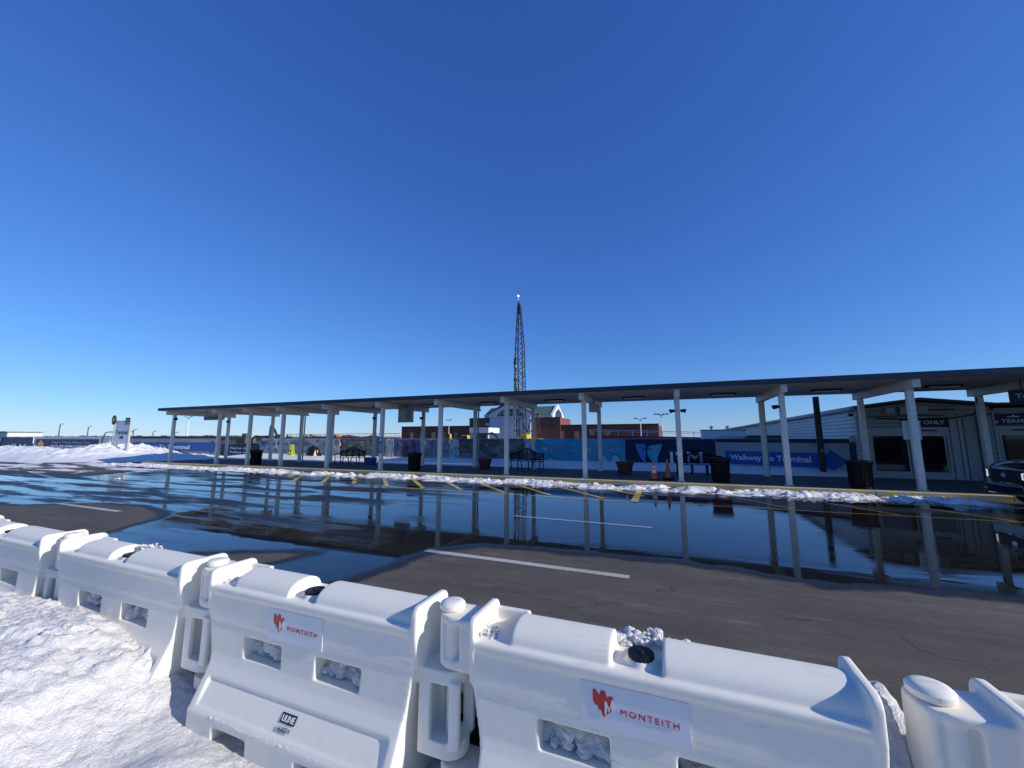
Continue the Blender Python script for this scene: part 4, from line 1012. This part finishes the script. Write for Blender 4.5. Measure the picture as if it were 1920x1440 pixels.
# things behind the fence near the annex
r = tag(empty('site_container', (3.0,31,0)), 'small white site cabin with roof vents behind the fence left of the grey building', 'site cabin')
MB().box(-1.15,1.5,0,2.4,0,2.28).build('wall', M['white_wall'], r); MB().box(-1.2,1.55,-.05,2.45,2.282,2.34).build('roof', M['box_grey'], r)
for x in (-.55,.45): MB().lathe([(.06,2.34),(.06,2.45),(.12,2.46),(.12,2.56),(.05,2.6)],x,.5,12).build('vent', M['white_wall'], r)
r = tag(empty('water_tank', (3.15,27.5,0)), 'tan round tank lid showing over the navy fence banner', 'tank')
MB().lathe([(.85,0),(.85,1.76),(.75,1.86),(.2,1.93),(0,1.93)],0,0,28).build('shell', mat('tank_tan', (.42,.38,.28), .6, var=.1), r, smooth=True)
tag(MB().box(3.9,5.6,26.3,27.4,0,1.86).box(3.95,5.55,26.35,27.35,1.86,1.9).build('waste_container', mat('dark_green', (.03,.05,.035), .6, var=.2)), 'dark green metal container behind the fence right of the tan tank', 'container')

# ---------------------------------------------------------------- background
def bgt(name, loc, label, cat, group=None): return tag(empty(name, loc), label, cat, group)
T = bgt('terminal_building', (-40,95,0), 'distant brick airport terminal with green roofs and a white gabled front', 'building')
def tb(name, m, build, bevel=0):
    o = build.build(name, m, T, bevel=bevel); o.location = Vector(o.location)-Vector((40*-1,95,0)); return o
tb('wing_wall', M['brick'], MB().box(-73.5,-44.6,95,112,0,4.95)); tb('wing_wall', M['brick'], MB().box(-33,-3.2,95,116,0,4.85))
tb('upper_wall', M['brick'], MB().box(-51,-44.0,94.6,104,0,6.95)); tb('upper_wall', M['brick'], MB().box(-33.0,-25.8,94.6,105,0,6.80))
M['coping'] = mat('coping', (.08,.06,.055), .6)
for q in ((-73.7,-51.1,94.8,95.3,4.951,5.08),(-25.7,-3.1,94.8,95.3,4.851,5.0),(-51.1,-43.9,94.4,94.9,6.951,7.05),(-33,-25.7,94.4,94.9,6.801,6.9)): tb('parapet', M['coping'], MB().box(*q))
tb('clad_wall', M['ribbed'], MB().box(-44.2,-33.0,93.0,96,0,7.05))
tb('ribbon_window', M['glass'], MB().box(-49.5,-45.2,94.5,94.59,5.1,5.9)); tb('ribbon_window', M['glass'], MB().box(-31.6,-26.2,94.5,94.59,4.95,5.8))
for x in (-44.95,): tb('window', M['grey_lite'], MB().box(-46.0,-44.3,94.40,94.48,4.9,5.7))
gab = MB().prism_y([(-44.4,7.06),(-32.8,7.06),(-32.8,8.0),(-38.5,10.75),(-44.4,8.0)], 92.9, 96); tb('gable_wall', M['white_wall'], gab)
tb('gable_roof', M['green_roof'], MB().prism_y([(-45.0,7.85),(-38.5,10.95),(-32.2,7.85),(-32.2,8.08),(-38.5,11.2),(-45.0,8.08)], 92.5, 106))
tb('hall_roof', M['green_roof'], MB().prism_x([(96.0,7.6),(106,7.6),(101,10.2)], -47.5, -28.9))
tb('hall_wall', M['white_wall'], MB().box(-47.3,-28.6,96.2,105.8,5,7.6))
tb('end_gable', M['white_wall'], MB().prism_x([(95.5,6.85),(106.5,6.85),(106.5,7.6),(101,10.6),(95.5,7.6)], -28.59,-28.0))
tb('end_window', M['glass'], MB().prism_x([(97.5,7.0),(104.5,7.0),(103.6,8.4),(101,9.4),(98.4,8.4)], -27.99,-27.9))
lw = tb('lunette_window', M['glass'], MB().prism_y([(-42.2,7.3),(-34.9,7.3),(-35.6,8.2),(-37.2,9.1),(-39.9,9.1),(-41.5,8.2)], 92.80, 92.89))
mu = MB()
for k in range(9): mu.box(-42.2+k*.9,-42.12+k*.9,92.74,92.79,7.3,7.3+1.75*math.sin(math.pi*(k+.8)/9.6))
mu.box(-41.8,-35.3,92.74,92.79,8.1,8.18)
o = mu.build('mullions', M['white_wall'], lw)
for x in [-70,-66.4,-62.7,-59,-55.3,-29.6,-25.6,-21.9,-18.2,-14.5]: tb('wall_panel', M['tan'], MB().box(x-.5,x+.5,94.9,94.97,0,3.4))
tb('downpipe', M['tan'], MB().box(-26.4,-26.1,94.85,94.98,0,5.0))
W = bgt('entrance_canopy', (-40.6,82,0), 'white lit flat canopy structure in front of the distant terminal', 'canopy')
MB().box(-2.5,2.3,-2,4,2.9,4.1).build('roof', M['white_wall'], W); MB().box(-2.3,-1.9,-1.8,-1.4,0,2.9).build('column', M['white_wall'], W); MB().box(1.8,2.2,-1.8,-1.4,0,2.9).build('column', M['white_wall'], W)

# crane with drill tube
C = bgt('lattice_crane', (-27,70,0), 'tall lattice crane with a red lamp at the tip rising over the canopy', 'crane')
lt = MB(); lw_ = 1.40
def half_w(z): return .70 if z < 19 else (.70-(z-19)*.052)
def cx_(z): return (-26.85+27)+(-.0145)*(z-16)*1.0
zz = [2+.985*k for k in range(27)]
for s1_ in (-1,1):
    for s2_ in (-1,1):
        for z0, z1 in zip(zz, zz[1:]):
            lt.bar((cx_(z0)+s1_*half_w(z0), s2_*half_w(z0), z0), (cx_(z1)+s1_*half_w(z1), s2_*half_w(z1), z1), .15)
for k, (z0, z1) in enumerate(zip(zz, zz[1:])):
    s_ = 1 if k % 2 else -1
    for y_ in (-1,1):
        lt.bar((cx_(z0)-s_*half_w(z0), y_*half_w(z0), z0), (cx_(z1)+s_*half_w(z1), y_*half_w(z1), z1), .085)
    lt.bar((cx_(z0)-half_w(z0), -s_*half_w(z0), z0), (cx_(z1)-half_w(z1), s_*half_w(z1), z1), .085); lt.bar((cx_(z0)+half_w(z0), -s_*half_w(z0), z0), (cx_(z1)+half_w(z1), s_*half_w(z1), z1), .085)
    lt.bar((cx_(z0)-half_w(z0), -half_w(z0), z0), (cx_(z0)+half_w(z0), -half_w(z0), z0), .07)
lt.build('boom', M['dark_steel'], C)
zt = zz[-1]; MB().add([(cx_(zt)-.42,-.4,zt-1.6),(cx_(zt)+.36,-.4,zt-1.6),(cx_(zt)+.36,.4,zt-1.6),(cx_(zt)-.42,.4,zt-1.6),(cx_(zt)-.3,-.2,zt+.5),(cx_(zt)+.25,-.2,zt+.2),(cx_(zt)+.25,.2,zt+.2),(cx_(zt)-.3,.2,zt+.5),(cx_(zt)-.1,0,zt+1.1)],[(3,2,1,0),(0,1,5,4),(1,2,6,5),(2,3,7,6),(3,0,4,7),(4,5,8),(5,6,8),(6,7,8),(7,4,8)]).build('tip', M['dark_steel'], C)
MB().tube((cx_(28)-.15,0,zt+.9),(cx_(28)-.2,0,zt+1.9),.06,.06).build('mast', M['white_wall'], C)
bm = bmesh.new(); bmesh.ops.create_icosphere(bm, subdivisions=2, radius=.17); me = bpy.data.meshes.new('warning_lamp'); bm.to_mesh(me); bm.free()
me.materials.append(mat('red_lamp', (1,.2,.12), .3, emit=((1,.25,.18), 6))); o = bpy.data.objects.new('warning_lamp', me); col.objects.link(o); o.location = (cx_(28)-.2,0,zt+2.05); o.parent = C
tb_ = MB(); 
for k in range(15): tb_.tube((-.80,-.2,.9+k*1.0),(-.80,-.2,.9+k*1.0+(.82)),.30,.30,14)
tb_.tube((-.80,-.2,1),(-.80,-.2,15.9),.25,.25,12)
tb_.build('drill_tube', mat('drill_tube_steel', (.48,.40,.40), .35, .5, var=.35, vscale=1.2), C, smooth=True)
rb_ = MB()
for z in (3,5.2,7.4,9.6,11.2,12.6): rb_.tube((-.80,-.2,z),(-.80,-.2,z+.45),.325,.325,14)
rb_.build('tube_band', M['rust'], C)
MB().lathe([(.42,15.9),(.36,16.4),(.08,18.1),(0,18.1)],-.75,-.2,14).build('tube_head', M['dark_steel'], C, smooth=True)
MB().box(.75,2.0,-1.5,2,.9,2.45).box(2.0,4.4,-1.4,1.9,.9,1.7).build('cab', M['yellow'], C, bevel=.1); MB().box(-.5,5.5,-1.8,-1.0,0,.85).build('track', M['rubber'], C); MB().box(-.5,5.5,1.5,2.3,0,.85).build('track', M['rubber'], C)
fr_ = MB(); 
for p_, q_ in (((1.9,-1,2.9),(2.9,-1,5.9)),((2.6,-1,2.9),(4.0,-1,6.3)),((2.9,-1,5.9),(4.0,-1,6.3)),((4.0,-1,6.3),(4.2,-1,3.0)),((1.0,-1,4.2),(1.9,-1,2.9))): fr_.bar(p_, q_, .16)
fr_.build('gantry', M['dark_steel'], C)

def excavator(body_m):
    r = empty('excavator')
    MB().box(-1.6,1.6,-1.3,-.7,0,.8).build('track', M['rubber'], r, bevel=.1); MB().box(-1.6,1.6,.7,1.3,0,.8).build('track', M['rubber'], r, bevel=.1)
    MB().box(-1.5,1.2,-1.2,1.2,.9,2.0).build('engine_house', body_m, r, bevel=.08)
    c = MB().box(.0,1.3,-1.15,-.1,2.0,2.9).build('cab', body_m, r, bevel=.06); MB().box(.12,1.2,-1.16,-1.151,2.15,2.8).build('window', M['glass'], c)
    return r
def arm(r, pts, w_=.35, m_=None):
    b_ = MB()
    for p_, q_ in zip(pts, pts[1:]): b_.bar(p_, q_, w_*.7, w_)
    b_.build('boom', m_ or M['dark_steel'], r)
    e_ = Vector(pts[-1]); MB().add([e_+Vector(v) for v in ((-.4,-.4,-.2),(.3,-.4,.2),(.3,.4,.2),(-.4,.4,-.2),(-.2,-.4,-.8),(.2,-.4,-.5),(.2,.4,-.5),(-.2,.4,-.8))],[(3,2,1,0),(4,5,6,7),(0,1,5,4),(1,2,6,5),(2,3,7,6),(3,0,4,7)]).build('bucket', M['dark_steel'], r)
G = 'machines working behind the fence'
e1 = excavator(M['yellow']); e1.location = (-31.6,57,-.55); e1.scale = (.8,.8,.95); arm(e1, [(1.2,0,1.6),(2.6,0,2.0),(4.0,0,2.9),(6.2,0,3.25),(7.3,0,2.7),(7.6,0,1.7)], .30); tag(e1, 'yellow excavator with a low arched dark boom left of the crane', 'excavator', G)
e2 = excavator(mat('cream_paint', (.62,.50,.26), .5)); e2.location = (-72.2,56,-.4); arm(e2, [(-1.0,0,1.9),(-2.2,0,3.7),(-3.3,0,4.7),(-3.5,0,3.0),(-3.4,0,2.4)], .40); tag(e2, 'cream excavator with its arm folded high behind the grey banner', 'excavator', G)
e3 = excavator(mat('orange_paint', (.75,.14,.04), .5)); e3.location = (-57.0,55,-.55); arm(e3, [(1.0,0,1.9),(3.4,0,2.6),(6.2,0,2.3)], .28, M['orange_old']); tag(e3, 'orange excavator low behind the fence over the left bench', 'excavator', G)
e4 = excavator(M['yellow']); e4.location = (-36.2,60,.0); e4.scale = (.32,.5,.85); tag(e4, 'small yellow loader above the multicoloured banner', 'loader', G)
e5 = excavator(mat('site_dark', (.10,.09,.06), .6)); e5.location = (-82.5,56,-.2); arm(e5, [(1.2,0,1.8),(3.5,0,2.3),(6.5,0,2.35)], .25); tag(e5, 'dark machine behind the gap in the fence at the left', 'excavator', G)
# red deck with white rails, and pinkish ramp rail
D = bgt('red_walkway', (-2.3,40,0), 'red steel ramp with white railings behind the navy banner', 'ramp')
MB().add([(-5.6,0,0),(5.9,0,0),(5.9,1.5,0),(-5.6,1.5,0),(-5.6,0,2.05),(5.9,0,1.80),(5.9,1.5,1.80),(-5.6,1.5,2.05)],[(3,2,1,0),(4,5,6,7),(0,1,5,4),(1,2,6,5),(2,3,7,6),(3,0,4,7)]).build('deck', M['red_steel'], D)
dr = MB().bar((-5.6,.05,2.60),(7.5,.05,2.18),.05); 
for k in range(10): x_ = -5.5+k*1.35; dr.bar((x_,.05,1.7),(x_,.05,2.58-(x_+5.6)*.032),.05)
dr.bar((-5.6,.05,2.45),(7.5,.05,2.03),.03); dr.build('railing', M['white_wall'], D)
D2 = bgt('ramp_railing', (-40,40,0), 'long pinkish railing showing over the fence left of the brick building', 'railing')
d2 = MB().bar((-12,0,2.24),(8.8,0,2.32),.06).bar((-12,0,1.95),(8.8,0,1.98),.05)
for k in range(33): x_ = -12+k*.65; d2.bar((x_,0,1.6),(x_,0,2.25),.03)
d2.build('rails', mat('pale_red_paint', (.36,.22,.24), .5), D2); MB().box(-12,8.8,.1,.4,1.2,1.86).build('edge_beam', M['red_steel'], D2)
# light poles
def lamp_pole(name, x, y, h, arms, m_, label, r_=.12, dr_=None):
    r = bgt(name, (x,y,0), label, 'light pole', 'light poles on the horizon')
    MB().tube((0,0,0),(0,0,h),r_*1.3,r_*.7,10).build('pole', m_, r)
    for a_ in arms:
        L_ = MB().bar((0,0,h-.05),(a_*.75,0,h+.12),.09); L_.build('arm', m_, r)
        MB().box(min(a_*.7,a_*1.25),max(a_*.7,a_*1.25),-.16,.16,h+.06,h+.2).build('lamp_head', M['dark_steel'], r)
PW = M['white_wall']; PD = mat('pole_blue_grey', (.10,.13,.18), .5)
lamp_pole('light_pole', -1.6,60,5.0,(-.8,.8,-.35,.35),PW,'white light pole with four lamp heads right of the brick building',.08)
lamp_pole('light_pole', -4.6,62,4.55,(-.7,.7),PW,'shorter white light pole over the brick building left of the four headed one',.08)
lamp_pole('light_pole', -110.3,60,6.8,(-1.2,1.2),PW,'tall white light pole between the two leftmost canopy posts',.18)
lamp_pole('light_pole', -173.5,60,5.9,(1.6,),PD,'tallest dark street lamp left of the terminal sign',.16)
lamp_pole('light_pole', -156.8,60,4.9,(1.4,),PD,'dark street lamp between the tallest one and the terminal sign',.15)
lamp_pole('light_pole', -133.5,60,3.9,(1.2,),PD,'dark street lamp just right of the terminal sign',.14)
lamp_pole('light_pole', -124.5,60,3.4,(1.0,),PD,'small dark street lamp halfway between the terminal sign and the canopy',.12)
lamp_pole('light_pole', -119.0,62,3.1,(1.0,),PD,'smallest dark street lamp left of the leftmost canopy post',.12)
lamp_pole('light_pole', -37.6,62,4.9,(-.4,.4),PW,'thin pale mast seen over the brick building between the display and the crane',.06)
B = bgt('white_building', (-214,60,0), 'low white building at the far left edge behind the fence', 'building')
MB().box(-20,5.5,0,8,0,3.7).build('wall', M['white_wall'], B); MB().box(-20.5,6,-.5,8.5,3.72,4.05).build('roof', M['box_grey'], B)
# distant tree line
rnd = random.Random(5); tv = MB()
def blob_tree(mb, x, y, h, w_):
    for k in range(90):
        a_ = rnd.uniform(0,6.283); q = rnd.random()**.5; z = h*(.25+.75*rnd.random()); rr = w_*q*math.sqrt(max(.05,1-((z/h-.55)/.5)**2))
        c = Vector((x+rr*math.cos(a_), y+rr*math.sin(a_), z)); s_ = rnd.uniform(.25,.6)
        u = Vector((rnd.uniform(-1,1),rnd.uniform(-1,1),rnd.uniform(-1,1))).normalized(); v = u.orthogonal().normalized()
        mb.add([c+u*s_,c+v*s_,c-u*s_,c-v*s_],[(0,1,2,3)])
M['far_leaf'] = mat('far_leaf', (.035,.045,.03), .9)
for x in np.arange(-520, -150, 4.2):
    y_ = 150+rnd.uniform(-15,25)
    blob_tree(tv, x+0*y_, y_, rnd.uniform(2.2,3.4), rnd.uniform(2.5,4.5))
tag(tv.build('tree_line', M['far_leaf']), 'thin line of dark far off trees over the fence at the left', 'trees', None, 'stuff')

# ---------------------------------------------------------------- parked dark vehicle at the right edge
def vehicle():
    r = tag(empty('parked_pickup', (7.68,14.12,0)), 'glossy black vehicle parked at the kerb, nose cut off by the right edge', 'car')
    M['car'] = mat('black_car_paint', (.006,.008,.012), .12, coat=1.)
    chrome = mat('chrome', (.6,.62,.64), .12, 1.)
    lens = mat('headlight_lens', (.05,.08,.11), .05, spec=.9, coat=1.)
    H_ = .98
    # loft of cross sections along x (front at 0, towards +x)
    secs = [(0.0,.50,.96,.72),(.05,.42,1.05,.86),(.18,.38,1.12,.93),(.5,.36,1.17,.97),(1.3,.36,1.20,.985),(1.75,.36,1.24,.99)]
    secs += [(2.0,.36,1.32,.99),(5.3,.36,1.30,.99),(5.45,.45,1.25,.95)]
    n = 20; vs = []; fs = []
    for (x,z0,z1,hw) in secs:
        for k in range(n):
            t_ = 2*math.pi*k/n+math.pi/n; c,s_ = math.cos(t_), math.sin(t_)
            ex = .36
            yy = hw*math.copysign(abs(c)**ex, c); q = math.copysign(abs(s_)**ex, s_)
            z = (z0+z1)/2+(z1-z0)/2*q
            if q > .9: z += .03*(1-(yy/hw)**2)
            vs.append((x+(.12*(abs(yy)/hw)**3 if x < .3 else 0), yy, z))
    for i in range(len(secs)-1):
        for k in range(n): fs.append((i*n+k, i*n+(k+1)%n, (i+1)*n+(k+1)%n, (i+1)*n+k))
    fs += [tuple(reversed(range(n))), tuple(range((len(secs)-1)*n, len(secs)*n))]
    bo = MB().add(vs, fs).build('body', M['car'], r, smooth=True)
    # cabin
    cab = MB(); cv = [(1.75,.88,1.26),(2.45,.76,1.86),(4.9,.78,1.88),(5.3,.88,1.30)]
    vv = [(x,-w_,z) for x,w_,z in cv]+[(x,w_,z) for x,w_,z in cv]; cab.add(vv, [(0,1,2,3),(7,6,5,4),(0,4,5,1),(1,5,6,2),(2,6,7,3),(3,7,4,0)])
    cb_ = cab.build('cabin', M['car'], r, bevel=.05)
    for s_ in (-1,1):
        MB().add([(2.05,s_*.872,1.32),(2.50,s_*.800,1.78),(3.45,s_*.80,1.80),(3.45,s_*.885,1.32)],[(0,1,2,3)]).build('side_window', M['glass'], cb_)
        MB().add([(3.53,s_*.885,1.32),(3.53,s_*.80,1.80),(4.75,s_*.80,1.80),(5.0,s_*.885,1.34)],[(0,1,2,3)]).build('side_window', M['glass'], cb_)
    MB().add([(1.80,-.80,1.31),(2.40,-.70,1.80),(2.40,.70,1.80),(1.80,.80,1.31)],[(0,1,2,3)]).build('windscreen', M['glass'], cb_)
    for x in (1.0,4.35):
        for s_ in (-1,1):
            w_ = empty('wheel'); w_.parent = r; w_.location = (x,s_*.90,.39)
            MB().tube((0,-.13,0),(0,.13,0),.39,.39,28).build('tyre', M['rubber'], w_, bevel=.03)
            rm = MB().tube((0,-.14,0),(0,.14,0),.25,.25,24)
            for k in range(6): t_=k*math.pi/3; rm.bar((0,s_*.145,0),(.22*math.cos(t_),s_*.145,.22*math.sin(t_)),.05,.02)
            rm.build('rim', M['steel'], w_)
    # front: full width dark grille with a plain oval badge, headlights with light bars, fog lamps
    g_ = MB()
    for k in range(6): g_.box(-.022,.0,-.52,.52,.685+k*.045,.700+k*.045)
    g_.box(-.012,.05,-.54,.54,.66,.96); g_.build('grille', M['black_plastic'], r)
    MB().prism_x([(.085*math.cos(k*.2618), .83+.055*math.sin(k*.2618)) for k in range(24)], -.04, -.023).build('badge', chrome, r)
    led = mat('led_bar', (.75,.8,.85), .2, emit=((.85,.93,1), .5))
    for s_ in (-1,1):
        ya, yb = s_*.56, s_*.88
        h = MB().add([(-.02,ya,.70),(.12,yb,.72),(.12,yb,.97),(-.02,ya,.95),(.1,ya,.70),(.27,yb+s_*.03,.72),(.27,yb+s_*.03,.97),(.1,ya,.95)],[(3,2,1,0),(4,5,6,7),(0,1,5,4),(1,2,6,5),(2,3,7,6),(3,0,4,7)]).build('headlight', lens, r, bevel=.015)
        MB().bar((-.03,s_*.58,.90),(.10,s_*.86,.91),.012,.022).bar((-.03,s_*.58,.76),(.10,s_*.86,.77),.012,.022).bar((-.03,s_*.575,.76),(-.03,s_*.575,.90),.02,.02).build('light_bar', led, h)
        MB().box(-.04,.05,min(s_*.55,s_*.80),max(s_*.55,s_*.80),.44,.48).build('fog_lamp', lens, r, bevel=.01)
    MB().prism_z([(-.06,-.6),(.10,-.92),(.3,-.98),(.3,.98),(.10,.92),(-.06,.6)], .34,.60).build('bumper', M['car'], r, bevel=.03)
    MB().box(-.075,-.062,-.58,.58,.600,.612).build('bumper_trim', chrome, r)
    for s_ in (-1,1): MB().box(1.95,2.15,min(s_*.98,s_*1.16),max(s_*.98,s_*1.16),1.30,1.47).build('mirror', M['car'], r, bevel=.03)
    return r
vehicle()

# ---------------------------------------------------------------- loose snow clumps
clump('snow', (-2.68,1.77,BZ+.745), (.09,.06,.03), 60, 'snow left on the top of the logo barrier beside its left end plate', 1)
clump('snow', (-.86,1.76,BZ+.745), (.07,.06,.03), 60, 'snow left on the top of the nearest barrier beside its left end plate', 2)
clump('snow', (-3.75,1.87,BZ+.80), (.10,.05,.03), 60, 'snow crumbs on top of the half buried barrier', 3)
clump('snow', (-.13,1.93,BZ+.735), (.20,.05,.055), 260, 'snow crumbs behind the black filler cap of the nearest barrier', 4)
for i,(x,l) in enumerate([(-2.22,'left'),(-1.65,'right')]): clump('snow', (x,1.83,BZ+.40), (.14,.09,.085), 300, 'snow packed in the %s window of the barrier with the maker label'%l, 10+i, .9)
for i,(x,l) in enumerate([(-.44,'left'),(.12,'right')]): clump('snow', (x,1.82,BZ+.40), (.15,.10,.09), 380, 'snow packed in the %s window of the nearest barrier'%l, 20+i, .9)
for i,(x,l) in enumerate([(-4.07,'left'),(-3.48,'right')]): clump('snow', (x,1.83,BZ+.40), (.13,.09,.085), 280, 'snow packed in the %s window of the half buried barrier'%l, 30+i, .9)
gapf = lambda X, Y: np.interp(Y, [1.66,1.74,1.86,1.98,2.08], [.35,.60,.72,.80,.62])*(1-.35*np.clip((X-.66)/.05,0,1))+.05*(fbm(X*22,Y*22,4,7)-.5)+.035*cells(X*30,Y*30,8)
o = grid_obj('snow', np.arange(.570, .72, .006), np.arange(1.66, 2.08, .006), gapf, M['snow'])
tag(o, kind='stuff', cat='snow', label='snow packed into the gap between the two rightmost barriers')
clump('snow', (-1.95,1.575,BZ+.128), (.66,.010,.012), 330, 'frozen snow crumbs along the bottom edge of the sloped skirt with the maker label', 40)
clump('snow', (-22.0,9.6,0), (.18,.1,.08), 20, 'small lump of snow standing in the puddle', 41)
